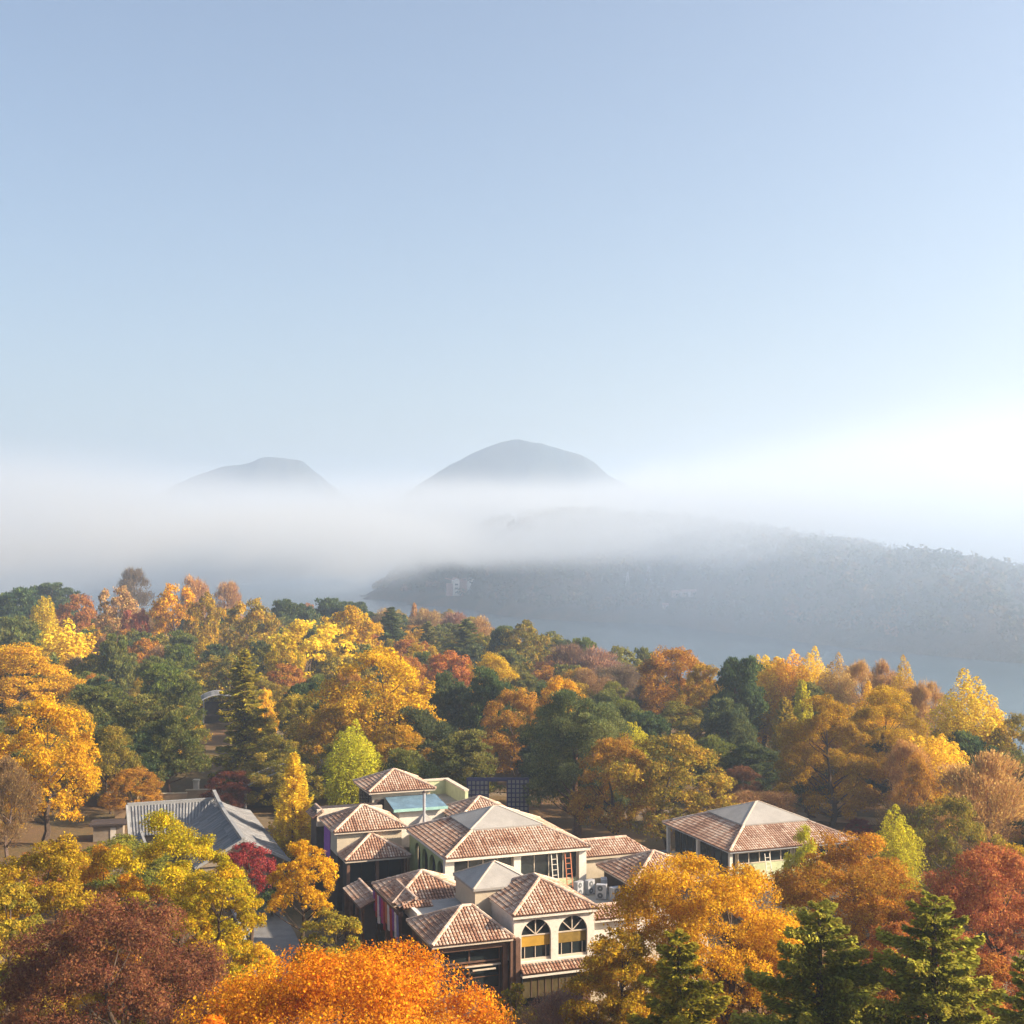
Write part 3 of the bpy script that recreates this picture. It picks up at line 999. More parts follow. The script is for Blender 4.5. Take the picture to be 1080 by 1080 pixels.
# trees that only show in the gaps, each named after its neighbour
land = [t for t in TREES]
BUILT = [(-40, 14, 90, 172), (8, 42, 112, 164), (-60, -24, 138, 182), (-9, 5, 172, 190)]   # x0, x1, y0, y1 kept clear
gf = np.random.default_rng(11)
taken = set()
nf_ = 0
cand = []
for yy in np.arange(128, 760, 12):
    half = 0.50 * yy
    st = 7.5 + yy * 0.016
    for xx in np.arange(-half, half, st):
        cand.append((xx + gf.uniform(-3, 3), yy + gf.uniform(-5, 5)))
cand = [c for c in cand if float(island_inside(np.array([c[0]]), np.array([c[1]]))[0]) > 3]
WORDS = {'dark': 'dark green', 'pine': 'green', 'green': 'mid green', 'golddark': 'bronze', 'olive': 'olive', 'olivegold': 'olive gold', 'rust': 'rusty', 'salmon': 'salmon', 'twig': 'leafless brown', 'orangebrown': 'orange brown', 'gold': 'golden', 'tan': 'tan'}
KW = {'pine': 'pine', 'broad': 'broadleaf', 'maple': 'maple', 'bare': 'bare tree', 'spruce': 'conifer'}
for (xx, yy) in cand:
    if any(a < xx < b_ and c < yy < d for a, b_, c, d in BUILT): continue
    if abs(540 + 1360 * xx / yy - 231) < 30 and 170 < yy < 292: continue          # the view to the curved shelter stays open
    if any((xx - t[0]) ** 2 + (yy - t[1]) ** 2 < (0.68 * t[3] + 1.8 + yy * 0.004) ** 2 for t in TREES): continue
    # kept only if it would fill a hole: lower than the trees in front of it, so that no new skyline appears
    near_ = sorted(land, key=lambda t: (t[0] - xx) ** 2 + (t[1] - yy) ** 2)[:4]
    a = near_[0]
    H_ = min(np.mean([t[2] for t in near_]) * gf.uniform(0.66, 0.85), 15)
    if yy > 520: H_ = min(H_, 13.5)
    kind, tint = [('pine', 'dark'), ('pine', 'pine'), ('broad', 'olive'), ('pine', 'green'), ('broad', 'golddark'), ('broad', 'olivegold'), ('maple', 'orangebrown'), ('bare', 'tan'), ('maple', 'rust')][int(gf.choice(9, p=[.2, .19, .15, .11, .12, .11, .05, .05, .02]))]
    side = 'behind' if yy > a[1] + 3 else ('in front of' if yy < a[1] - 6 else ('right of' if xx > a[0] else 'left of'))
    for t in near_:
        key = (WORDS[tint], KW[kind], t[4])
        if key not in taken: a = t; break
    else:
        continue
    taken.add(key)
    side = 'behind' if yy > a[1] + 3 else ('in front of' if yy < a[1] - 6 else ('right of' if xx > a[0] else 'left of'))
    lab = '%s %s half hidden %s the %s' % (WORDS[tint], KW[kind], side, a[4])
    lab = ' '.join(lab.replace(',', '').split()[:16])
    while lab.split()[-1] in ('the', 'of', 'a', 'and', 'by', 'at', 'in', 'above', 'with', 'below', 'to', 'behind', 'right', 'left', 'its', 'one', 'on', 'that', 'just', 'than', 'tall', 'grey', 'big', 'big', 'dark', 'great', 'bronze', 'largest', 'golden', 'brown', 'green', 'small'):
        lab = ' '.join(lab.split()[:-1])
    plant(kind, float(xx), float(yy), float(max(H_, 7)), float(gf.uniform(4.0, 6.0)), tint, lab, 'smaller trees filling the gaps of the wood')
    nf_ += 1
print('TREES', len(TREES), 'fill', nf_)

# ------------------------------------------------------------------ building materials
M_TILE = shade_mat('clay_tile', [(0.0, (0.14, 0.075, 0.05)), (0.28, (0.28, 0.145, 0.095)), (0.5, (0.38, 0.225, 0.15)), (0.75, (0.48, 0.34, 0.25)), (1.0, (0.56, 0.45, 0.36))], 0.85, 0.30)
M_RIDGE = shade_mat('ridge_mortar', [(0.0, (0.30, 0.19, 0.13)), (0.6, (0.46, 0.33, 0.25)), (1.0, (0.56, 0.45, 0.36))], 0.85, 0.2)
M_MEMB = paint('grey_roof_membrane', (0.31, 0.295, 0.275), 0.8, 0.2, 0.5)
M_WHITE = paint('white_stucco', (0.68, 0.63, 0.55), 0.85, 0.16, 0.8, dirt=(0.38, 0.33, 0.26))
M_CREAM = paint('cream_stucco', (0.50, 0.43, 0.32), 0.85, 0.15, 0.8, dirt=(0.38, 0.31, 0.22))
M_FASCIA = paint('pale_fascia', (0.58, 0.49, 0.39), 0.7, 0.15, 1.5)
M_WOOD = paint('brown_timber', (0.16, 0.085, 0.055), 0.7, 0.35, 2.2)
M_DARKW = paint('dark_timber_and_shade', (0.055, 0.04, 0.035), 0.7, 0.3, 2.0)
M_GREEN = paint('pale_green_paint', (0.33, 0.38, 0.16), 0.7, 0.2, 1.5)
M_LGREEN = paint('light_green_paint', (0.50, 0.55, 0.33), 0.75, 0.2, 1.2)
M_BLUE = paint('blue_awning_sheet', (0.115, 0.20, 0.28), 0.6, 0.4, 0.9, dirt=(0.28, 0.36, 0.36))
M_TEAL = paint('teal_edge', (0.30, 0.52, 0.47), 0.6, 0.2, 1.0)
M_STEEL = paint('pale_steel', (0.40, 0.41, 0.435), 0.4, 0.15, 2.0, metal=0.2)
M_DECK = paint('concrete_deck', (0.40, 0.36, 0.29), 0.9, 0.3, 0.4)
M_PAVE = paint('grey_paving', (0.17, 0.165, 0.16), 0.9, 0.25, 0.7)
M_TANW = paint('tan_low_wall', (0.42, 0.29, 0.17), 0.9, 0.25, 0.7)
M_GIWA = shade_mat('grey_roof_tile', [(0.0, (0.085, 0.09, 0.10)), (0.5, (0.15, 0.155, 0.165)), (1.0, (0.27, 0.27, 0.26))], 0.6, 0.35, 0.4)
M_PLASTER = paint('aged_plaster', (0.26, 0.21, 0.155), 0.9, 0.25, 1.0)
M_OLIVE = paint('olive_bronze_panel', (0.105, 0.08, 0.035), 0.35, 0.4, 1.2, spec=0.5)
M_YELLOW = paint('yellow_panel', (0.46, 0.27, 0.035), 0.6, 0.2, 1.6)
M_OLIVEY = paint('olive_yellow_panel', (0.24, 0.155, 0.03), 0.6, 0.35, 1.6)
M_PURPLE = paint('purple_cloth', (0.30, 0.09, 0.42), 0.9, 0.25, 2.0)
M_ORANGEL = paint('orange_ladder_paint', (0.55, 0.20, 0.10), 0.7, 0.2, 2.0)
M_NAVY = paint('navy_paint', (0.055, 0.05, 0.13), 0.6, 0.3, 2.0)
m, n, b = newmat('dark_glass')
b.inputs['Base Color'].default_value = (0.018, 0.024, 0.026, 1)
b.inputs['Roughness'].default_value = 0.09
b.inputs['Specular IOR Level'].default_value = 0.6
bump(n, b, noise(n, 0.8, 2), 0.06, 0.05)
M_GLASS = m
m, n, b = newmat('black_iron_and_void')
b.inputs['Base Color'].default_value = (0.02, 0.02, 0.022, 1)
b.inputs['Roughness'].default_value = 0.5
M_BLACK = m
grt = np.random.default_rng(99)


# ------------------------------------------------------------------ roofs
def tile_slope(mb, A, B, top, w=0.29, row=0.42, rh=0.11, thick=0.12):
    """tiles on one slope. A, B: the eave ends (A left, seen from outside), top: the upper edge from the A side to the B side (1 or 2 points)"""
    A, B = Vector(A), Vector(B)
    T = [Vector(t) for t in top]
    s_ = (B - A); Ls = s_.length; s_ = s_ / Ls
    tm = T[0] - A
    up_ = (tm - s_ * tm.dot(s_)).normalized()
    nn = s_.cross(up_).normalized()
    if nn.z < 0: nn = -nn
    poly = [(0.0, 0.0)] + [((t - A).dot(s_), (t - A).dot(up_)) for t in T] + [(Ls, 0.0)]
    # the closed board under the tiles
    base = [A, B] + T[::-1]
    mb.face([p - nn * 0.01 for p in base], 0.0)
    mb.face([p - nn * thick for p in base][::-1], 0.1)
    mb.face([A - nn * 0.01, A - nn * thick, B - nn * thick, B - nn * 0.01], 0.3)
    nc = max(1, round(Ls / w)); w = Ls / nc
    prof = [(-0.42, 0.0), (-0.34, rh * 0.75), (0.0, rh), (0.34, rh * 0.75), (0.42, 0.0)]
    patch = grt.random() * 50
    for c in range(nc):
        sc_ = (c + 0.5) * w
        tt = 0
        for (s0, t0), (s1, t1) in zip(poly[:-1], poly[1:]):
            if min(s0, s1) <= sc_ <= max(s0, s1) and abs(s1 - s0) > 1e-6:
                tt = max(tt, t0 + (t1 - t0) * (sc_ - s0) / (s1 - s0))
        t = -0.06
        r = 0
        colv = grt.normal() * 0.10
        while t < tt - 0.05:
            t2 = min(t + row, tt)
            age = float(vnoise(np.array([sc_ * 0.55 + patch]), np.array([t * 0.55]), 8)[0])
            var = min(max(0.55 + 0.26 * age + colv + grt.normal() * 0.15, 0), 1)
            lowp = [A + s_ * (sc_ + a * w) + up_ * t + nn * (h + 0.035) for a, h in prof]
            hip_ = [A + s_ * (sc_ + a * w * 0.86) + up_ * t2 + nn * (h * 0.8) for a, h in prof]
            for i in range(4):
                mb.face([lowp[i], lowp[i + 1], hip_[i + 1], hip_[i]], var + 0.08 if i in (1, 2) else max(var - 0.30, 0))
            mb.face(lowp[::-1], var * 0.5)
            t = t2; r += 1
    return mb


def ridge_line(mb, pts, r=0.17):
    pts = [Vector(p) for p in pts]
    for a, b_ in zip(pts[:-1], pts[1:]):
        L_ = (b_ - a).length
        k = max(1, int(L_ / 0.45))
        for i in range(k):
            p, q = a.lerp(b_, i / k), a.lerp(b_, min((i + 1.08) / k, 1))
            mb.tube([p + Vector((0, 0, 0.06)), q + Vector((0, 0, 0.06))], [r, r * 0.88], 7, float(np.clip(0.6 + grt.normal() * 0.25, 0, 1)))
    return mb


def hip_roof(parent, u0, u1, v0, v1, ze, zr, apex=None, cap=None, fascia=None, fh=0.22, m=None):
    """hipped tile roof over a rectangle. apex: list of one or two ridge ends (front/left first); cap: share of the height where a grey membrane takes over"""
    m = m or M_TILE
    if apex is None:
        hu, hv = (u1 - u0) / 2, (v1 - v0) / 2
        cu, cv = (u0 + u1) / 2, (v0 + v1) / 2
        apex = [(cu - (hu - hv), cv), (cu + (hu - hv), cv)] if hu > hv + 0.05 else ([(cu, cv - (hv - hu)), (cu, cv + (hv - hu))] if hv > hu + 0.05 else [(cu, cv)])
    ap = [Vector((a[0], a[1], zr)) for a in apex]
    c = [Vector((u0, v0, ze)), Vector((u1, v0, ze)), Vector((u1, v1, ze)), Vector((u0, v1, ze))]
    if len(ap) == 1: tops = [[ap[0]]] * 4; hipto = [ap[0]] * 4
    else:
        along_u = abs(ap[1].x - ap[0].x) > abs(ap[1].y - ap[0].y)
        if along_u:
            tops = [[ap[0], ap[1]], [ap[1]], [ap[1], ap[0]], [ap[0]]]
            hipto = [ap[0], ap[1], ap[1], ap[0]]
        else:
            tops = [[ap[0]], [ap[0], ap[1]], [ap[1]], [ap[1], ap[0]]]
            hipto = [ap[0], ap[0], ap[1], ap[1]]
    f = 1.0 if cap is None else cap
    ctop = [c[i].lerp(hipto[i], f) for i in range(4)]
    mb = MB()
    for i in range(4):
        tp = tops[i] if cap is None else [ctop[i], ctop[(i + 1) % 4]]
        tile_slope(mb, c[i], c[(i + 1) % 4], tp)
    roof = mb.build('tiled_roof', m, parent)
    for i in range(4): ridge_line(MB(), [c[i], ctop[i]]).build('ridge_cap', M_RIDGE, roof)
    if cap is None and len(ap) == 2: ridge_line(MB(), ap).build('ridge_cap', M_RIDGE, roof)
    if cap is not None:
        g_ = MB()
        up = Vector((0, 0, 0.20))
        k = [ctop[i] + (Vector((c[i].x - hipto[i].x, c[i].y - hipto[i].y, 0)).normalized() * 0.15) for i in range(4)]
        for i in range(4):
            j = (i + 1) % 4
            g_.face([k[i] + up, k[j] + up] + [t + up for t in tops[i][::-1]])
            g_.face([k[i] - up * 0.6, k[j] - up * 0.6, k[j] + up, k[i] + up])
        cp = g_.build('membrane_cap', M_MEMB, parent)
        s2 = MB()
        for i in range(4): s2.bar(k[i] + up * 1.05, hipto[i] + up * 1.05, 0.16, 0.06)
        if len(ap) == 2: s2.bar(ap[0] + up * 1.05, ap[1] + up * 1.05, 0.16, 0.06)
        s2.build('membrane_seam', M_FASCIA, cp)
    fb = MB()
    z0, z1 = ze - fh - 0.02, ze - 0.03
    fb.box(u0 + .04, u1 - .04, v0 + .04, v0 + .16, z0, z1)
    fb.box(u0 + .04, u1 - .04, v1 - .16, v1 - .04, z0, z1)
    fb.box(u0 + .04, u0 + .16, v0 + .16, v1 - .16, z0, z1)
    fb.box(u1 - .16, u1 - .04, v0 + .16, v1 - .16, z0, z1)
    fb.face([(u0 + .16, v0 + .16, z0 + .05), (u0 + .16, v1 - .16, z0 + .05), (u1 - .16, v1 - .16, z0 + .05), (u1 - .16, v0 + .16, z0 + .05)])
    fb.build('eave_fascia', fascia or M_FASCIA, parent)
    return roof


def shed_tiles(parent, A, B, C, D, name='tiled_roof', m=None, ridge=True):
    mb = MB()
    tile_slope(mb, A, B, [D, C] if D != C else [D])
    r = mb.build(name, m or M_TILE, parent)
    if ridge: ridge_line(MB(), [D, C]).build('ridge_cap', M_RIDGE, r)
    return r


def part(parent, name, m, *boxes):
    mb = MB()
    for q in boxes: mb.box(*q)
    return mb.build(name, m, parent)


def window(parent, face, a0, a1, z0, z1, pos, nm=2, nz_=0, frame=None, fw=0.09, glass=None):
    """a window on a wall facing -v ('front') or -u ('left'); frame is the part, its pane the sub-part"""
    f, p = MB(), MB()
    xs_ = [a0 + (a1 - a0) * i / nm for i in range(nm + 1)]

    def bx(mb, s0, s1, y0, y1, zz0, zz1):
        if face == 'front': mb.box(s0, s1, pos + y0, pos + y1, zz0, zz1)
        else: mb.box(pos + y0, pos + y1, s0, s1, zz0, zz1)
    bx(p, a0 + .02, a1 - .02, 0.02, 0.06, z0 + .02, z1 - .02)
    for x in xs_:
        x = min(max(x, a0 + fw / 2), a1 - fw / 2)
        bx(f, x - fw / 2, x + fw / 2, -0.045, 0.07, z0 + fw, z1 - fw)
    bx(f, a0, a1, -0.05, 0.075, z0, z0 + fw); bx(f, a0, a1, -0.05, 0.075, z1 - fw, z1)
    for i in range(1, nz_ + 1):
        z = z0 + (z1 - z0) * i / (nz_ + 1)
        bx(f, a0 + fw, a1 - fw, -0.03, 0.065, z - .03, z + .03)
    fo = f.build('window', frame or M_FASCIA, parent)
    p.build('pane', glass or M_GLASS, fo)
    return fo


def arch_wall(mb, a0, a1, z0, z1, arches, pos, depth, face='front', var=0.5):
    """wall sheet with thickness and arched openings (centre, half width, foot, spring)"""
    xs_ = {a0, a1}
    for c_, hw, zf, zs in arches:
        for i in range(25): xs_.add(c_ - hw * math.cos(math.pi * i / 24))
    xs_ = sorted(xs_)

    def P(a, y, z): return (a, pos + y, z) if face == 'front' else (pos + y, a, z)

    def opening(x):
        for c_, hw, zf, zs in arches:
            if abs(x - c_) < hw: return (zf, zs + math.sqrt(max(hw * hw - (x - c_) ** 2, 0)))
        return None
    for x0, x1 in zip(xs_[:-1], xs_[1:]):
        xm = (x0 + x1) / 2
        oc = opening(xm)
        for y in (0, depth):
            if oc is None:
                mb.face([P(x0, y, z0), P(x1, y, z0), P(x1, y, z1), P(x0, y, z1)], var)
            else:
                c_ = min(arches, key=lambda q: abs(q[0] - xm))

                def zt(x): return c_[3] + math.sqrt(max(c_[1] ** 2 - (x - c_[0]) ** 2, 0))
                if c_[2] > z0: mb.face([P(x0, y, z0), P(x1, y, z0), P(x1, y, c_[2]), P(x0, y, c_[2])], var)
                mb.face([P(x0, y, zt(x0)), P(x1, y, zt(x1)), P(x1, y, z1), P(x0, y, z1)], var)
        if oc is not None:
            mb.face([P(x0, 0, zt(x0)), P(x1, 0, zt(x1)), P(x1, depth, zt(x1)), P(x0, depth, zt(x0))], var)
    for c_, hw, zf, zs in arches:
        for x in (c_ - hw, c_ + hw):
            mb.face([P(x, 0, zf), P(x, depth, zf), P(x, depth, zs), P(x, 0, zs)], var)
        if zf > z0: mb.face([P(c_ - hw, 0, zf), P(c_ + hw, 0, zf), P(c_ + hw, depth, zf), P(c_ - hw, depth, zf)], var)
    for x in (a0, a1): mb.face([P(x, 0, z0), P(x, depth, z0), P(x, depth, z1), P(x, 0, z1)], var)
    mb.face([P(a0, 0, z1), P(a1, 0, z1), P(a1, depth, z1), P(a0, depth, z1)], var)
    return mb


def building(name, label, uc, vc, cat='building'):
    o = empty(name, uvw(uc, vc), UA)
    tag(o, label, cat)
    return o


class Local:
    """shifts absolute (u, v) numbers into the building's own frame"""
    def __init__(s, uc, vc): s.u, s.v = uc, vc


def recentre(root, uc, vc):
    for ch in root.children_recursive:
        if ch.type == 'MESH' and not ch.get('_done'):
            co = np.empty(len(ch.data.vertices) * 3, np.float32)
            ch.data.vertices.foreach_get('co', co)
            co = co.reshape(-1, 3); co[:, 0] -= uc; co[:, 1] -= vc
            ch.data.vertices.foreach_set('co', co.reshape(-1))
            ch.data.update()


# ---- arched white pavilion (front right)
B = building('arched_pavilion', 'white two-arched pavilion with tiled hip roof at the front of the complex', 40.85, 106, 'building')
hip_roof(B, 37.0, 44.75, 101.4, 110.6, 8.6, 10.45, [(40.87, 105.3), (40.87, 106.7)], fascia=M_WHITE, fh=0.3)
w_ = MB()
ARCH = [(39.2, 1.33, 4.62, 6.72), (42.52, 1.33, 4.62, 6.72)]
arch_wall(w_, 37.2, 44.5, 4.45, 8.28, ARCH, 101.75, 0.45)
w_.box(37.2, 37.45, 102.2, 110.4, 4.45, 8.28)
w_.box(44.25, 44.5, 102.2, 110.4, 4.45, 8.28)
w_.build('wall', M_WHITE, B)
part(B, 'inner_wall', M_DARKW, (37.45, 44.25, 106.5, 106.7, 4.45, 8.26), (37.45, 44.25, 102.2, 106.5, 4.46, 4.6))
for c_, hw, zf, zs in ARCH:
    f = MB()
    f.bar((c_ - hw, 101.98, zs), (c_ + hw, 101.98, zs), 0.09, 0.09)
    for dx in (-0.95, 0.0, 0.95): f.bar((c_ + dx, 102.0, zf), (c_ + dx, 102.0, zs - 0.95), 0.045, 0.045, up=(0, 1, 0))
    for an in (45, 90, 135):
        f.bar((c_, 101.96, zs + .05), (c_ + hw * math.cos(R_(an)), 101.96, zs + hw * math.sin(R_(an))), 0.075, 0.075, up=(0, 1, 0))
    f.bar((c_ - hw, 101.98, zf + .1), (c_ + hw, 101.98, zf + .1), 0.12, 0.2)
    fo = f.build('arched_window', M_FASCIA, B)
    g_ = MB()
    pts = [(c_ - hw, 102.05, zf)] + [(c_ + hw, 102.05, zf)] + [(c_ + hw * math.cos(R_(a)), 102.05, zs + hw * math.sin(R_(a))) for a in range(0, 181, 9)]
    g_.face(pts)
    g_.build('pane', M_GLASS, fo)
    part(fo, 'yellow_panel' if c_ < 41 else 'olive_panel', M_YELLOW if c_ < 41 else M_OLIVEY, (c_ - hw + .03, c_ + hw - .03, 101.99, 102.03, zs - 0.92, zs - .05))
# ledge with its own small tile strip, panelled front below, columns of the undercroft
shed_tiles(B, (37.6, 100.7, 3.95), (46.4, 100.7, 3.95), (46.4, 101.7, 4.4), (37.6, 101.7, 4.4), 'ledge_tiles', ridge=False)
part(B, 'ledge', M_WHITE, (37.6, 46.4, 100.75, 101.74, 3.62, 3.8))
p_ = part(B, 'front_panel', M_OLIVE, (37.75, 46.4, 101.1, 101.4, 1.85, 3.6))
part(p_, 'panel_joint', M_WOOD, *[(x - .02, x + .02, 101.06, 101.1, 1.87, 3.58) for x in np.arange(38.5, 46.3, 0.62)])
for uu in (40.85, 43.6, 46.1): part(B, 'column', M_WOOD, (uu - .35, uu + .35, 101.3, 102.0, 0, 1.85))
part(B, 'undercroft', M_BLACK, (37.3, 46.5, 104, 110.4, 0, 4.4), (37.3, 46.5, 101.4, 104.0, 3.7, 4.42))  # solid black blocks stand in for the shaded void below the arches
part(B, 'corner_post', M_WOOD, (36.75, 37.18, 101.3, 101.75, 0, 6.6), (37.18, 37.6, 101.2, 101.7, 0, 6.75))
# the lower right end of the front
part(B, 'side_wall', M_WHITE, (44.5, 50.0, 102.6, 103.0, 4.45, 7.35))
shed_tiles(B, (44.6, 101.9, 7.45), (50.2, 101.9, 7.45), (50.2, 103.4, 8.15), (44.6, 103.4, 8.15), 'side_tiles')
part(B, 'side_fascia', M_WHITE, (44.6, 50.2, 101.95, 102.1, 7.15, 7.4))
recentre(B, 40.85, 106)

# ---- lower timber pavilion (front left)
B = building('timber_pavilion', 'low tiled pavilion with brown timber front left of the two white arches', 33.9, 105)
hip_roof(B, 29.95, 37.0, 101.2, 108.9, 6.9, 8.75, [(33.7, 105.1), (34.6, 105.1)], fascia=M_FASCIA)
part(B, 'wall', M_DARKW, (30.6, 36.7, 103.4, 108.6, 0, 6.6))
part(B, 'beam', M_WOOD, (30.2, 36.74, 101.6, 101.85, 6.15, 6.6), (30.3, 30.6, 101.85, 108.6, 6.1, 6.6))
for uu in (30.45, 36.4): part(B, 'post', M_WOOD, (uu - .2, uu + .2, 101.6, 102.0, 0, 6.15))
part(B, 'post', M_WOOD, (30.3, 30.65, 108.0, 108.4, 0, 6.1))
window(B, 'front', 30.7, 36.15, 4.9, 6.1, 102.2, 2, 0, M_WOOD, 0.14)
window(B, 'front', 30.7, 36.15, 2.6, 4.75, 102.2, 2, 1, M_WOOD, 0.14)
part(B, 'rail', M_FASCIA, (33.0, 36.1, 101.9, 102.0, 4.62, 4.74), (33.6, 35.6, 101.7, 101.82, 4.35, 4.45))
part(B, 'lower_wall', M_WOOD, (30.7, 36.2, 102.1, 102.4, 0, 2.55))
recentre(B, 33.9, 105)

# ---- rear left tiled pavilion with the flat grey strip in front of it
B = building('flat_roofed_pavilion', 'small tiled hip roof with a flat grey strip in front, above the hanging clothes', 33.6, 115)
hip_roof(B, 29.8, 37.4, 113.2, 120.8, 7.2, 9.0)
part(B, 'flat_roof', M_MEMB, (31.3, 37.35, 108.95, 114.5, 6.75, 7.3))
part(B, 'parapet', M_WHITE, (30.9, 31.25, 108.95, 113.1, 6.4, 7.42))
shed_tiles(B, (30.05, 118.2, 7.35), (30.05, 111.4, 7.35), (31.5, 111.4, 8.0), (31.5, 118.2, 8.0), 'coping_tiles')
shed_tiles(B, (30.2, 111.1, 7.35), (33.0, 111.1, 7.35), (33.0, 111.9, 7.7), (30.2, 111.9, 7.7), 'coping_tiles', ridge=False)
part(B, 'wall', M_DARKW, (31.0, 37.2, 109.0, 120.4, 0, 6.7))
for vv in (112.2, 116.4, 120.2): part(B, 'post', M_WOOD, (30.0, 30.35, vv - .18, vv + .18, 0, 6.95))
part(B, 'beam', M_WOOD, (29.95, 30.3, 111.4, 120.6, 6.6, 6.95))
recentre(B, 33.6, 115)

# ---- grey skylight roof
B = building('skylight_block', 'square block under a grey pyramid roof between the arches and the main hall', 38.45, 110.2)
g_ = MB()
q = [(35.5, 107.3), (41.4, 107.3), (41.4, 113.3), (35.5, 113.3)]
for i in range(4):
    a, b_ = q[i], q[(i + 1) % 4]
    g_.face([(a[0], a[1], 9.5), (b_[0], b_[1], 9.5), (38.45, 110.3, 11.05)])
    g_.face([(a[0], a[1], 9.3), (b_[0], b_[1], 9.3), (b_[0], b_[1], 9.5), (a[0], a[1], 9.5)])
ro = g_.build('membrane_roof', M_MEMB, B)
s2 = MB()
for a in q: s2.bar((a[0], a[1], 9.53), (38.45, 110.3, 11.08), 0.14, 0.06)
s2.build('membrane_seam', M_FASCIA, ro)
part(B, 'wall', M_CREAM, (35.7, 41.2, 107.5, 113.1, 5.0, 9.28))
recentre(B, 38.45, 110.2)

# ---- terrace block between the front and the main hall, with the right-hand wing
B = building('terrace_block', 'flat concrete terrace carrying the air conditioners in front of the main hall', 48, 114)
part(B, 'deck', M_DECK, (37.6, 56.5, 107.0, 122.4, 4.1, 4.5))
part(B, 'wall', M_CREAM, (44.6, 56.2, 103.2, 106.9, 0, 4.4), (37.8, 56.2, 107.1, 122.2, 0, 4.08))
part(B, 'parapet', M_FASCIA, (44.6, 56.5, 106.6, 106.95, 4.42, 5.1))
recentre(B, 48, 114)

B = building('low_wing', 'long low cream wing with a narrow tile roof right of the main hall', 57.5, 127)
shed_tiles(B, (53.3, 124.6, 7.0), (61.0, 124.6, 7.0), (59.4, 127.2, 8.1), (53.3, 127.2, 8.1))
shed_tiles(B, (61.0, 124.6, 7.0), (61.0, 130.0, 7.0), (59.4, 127.2, 8.1), (59.4, 127.2, 8.1), ridge=False)
shed_tiles(B, (61.0, 130.0, 7.0), (53.3, 130.0, 7.0), (53.3, 127.2, 8.1), (59.4, 127.2, 8.1), ridge=False)
part(B, 'eave_fascia', M_CREAM, (53.4, 60.9, 124.65, 124.8, 6.65, 6.95))
part(B, 'wall', M_CREAM, (53.4, 60.7, 125.0, 129.6, 0, 6.9))
recentre(B, 57.5, 127)

B = building('right_terrace_pavilion', 'tiled hip roof right of the air conditioners, half behind the golden tree', 58.6, 119)
hip_roof(B, 54.2, 63.0, 114.6, 123.4, 6.4, 8.4)
part(B, 'wall', M_DARKW, (54.9, 62.6, 115.3, 123.0, 0, 6.2))
recentre(B, 58.6, 119)

# ---- main hall
B = building('main_hall', 'largest tiled hall with a grey cap on its roof and white pillars', 45.4, 129.75)
hip_roof(B, 37.6, 53.2, 122.4, 137.1, 8.6, 11.75, [(45.15, 129.75), (45.65, 129.75)], cap=0.52, fascia=M_WHITE, fh=0.34)
part(B, 'wall', M_DARKW, (38.8, 52.3, 123.6, 136.4, 0, 8.2))
for uu, wd in ((38.15, 0.95), (45.3, 0.75), (52.45, 0.8)):
    part(B, 'pillar', M_WHITE, (uu - wd / 2, uu + wd / 2, 122.85, 123.55, 2.5, 8.24))
window(B, 'front', 38.65, 44.9, 4.6, 8.1, 123.3, 4, 0, M_FASCIA, 0.08)
window(B, 'front', 45.7, 52.0, 5.35, 8.1, 123.3, 4, 0, M_FASCIA, 0.08)
part(B, 'green_dado', M_LGREEN, (45.7, 52.0, 123.1, 123.5, 4.5, 5.33))
part(B, 'lintel', M_WHITE, (38.65, 44.9, 123.0, 123.5, 8.1, 8.24), (45.7, 52.0, 123.0, 123.5, 8.1, 8.24))
w_ = MB()
LA = [(125.0, 1.1, 2.2, 6.7), (127.8, 1.1, 2.2, 6.7), (130.6, 1.1, 2.2, 6.7), (133.4, 1.1, 2.2, 6.7)]
arch_wall(w_, 123.6, 136.6, 2.0, 8.24, LA, 37.85, 0.35, 'left')
w_.build('arcade_wall', M_GREEN, B)
for i, (c_, hw, zf, zs) in enumerate(LA):
    window(B, 'left', c_ - hw, c_ + hw, zf, 7.7, 38.35, 2, 0, M_DARKW, 0.07)
recentre(B, 45.4, 129.75)

# ---- left pavilions
B = building('purple_banner_pavilion', 'left tiled pavilion with cream walls and a purple banner on its side', 33.8, 141.6)
hip_roof(B, 29.75, 37.9, 137.7, 145.5, 8.6, 10.5)
part(B, 'wall', M_CREAM, (30.2, 37.4, 138.2, 145.1, 6.0, 8.3))
part(B, 'lower_wall', M_DARKW, (30.22, 37.38, 138.22, 145.08, 0, 5.99))  # dark colour paints in the shade low on the cream wall
part(B, 'rear_parapet', M_FASCIA, (29.6, 37.2, 146.0, 146.4, 7.6, 9.5))
part(B, 'rear_wall', M_DARKW, (29.6, 37.2, 146.4, 149.5, 0, 9.2))  # shade behind the pavilion put into the wall colour
shed_tiles(B, (29.1, 150.0, 8.6), (29.1, 145.8, 8.6), (30.2, 145.8, 9.3), (30.2, 150.0, 9.3), 'coping_tiles')
recentre(B, 33.8, 141.6)
B = building('porch_pavilion', 'lower tiled porch roof standing in front of the cream left pavilion', 34, 136)
hip_roof(B, 30.3, 37.5, 134.7, 138.15, 6.2, 8.15, [(33.9, 138.0)])
part(B, 'wall', M_DARKW, (30.8, 37.3, 136.4, 138.1, 0, 5.95))
for uu in (30.75, 33.9, 37.0): part(B, 'post', M_WOOD, (uu - .16, uu + .16, 135.0, 135.32, 0, 5.95))
window(B, 'front', 31.0, 36.9, 3.4, 5.7, 136.3, 4, 0, M_DARKW, 0.08)
part(B, 'roof_deck', M_DARKW, (30.8, 37.4, 121.2, 134.6, 2.6, 3.3))
recentre(B, 34, 136)

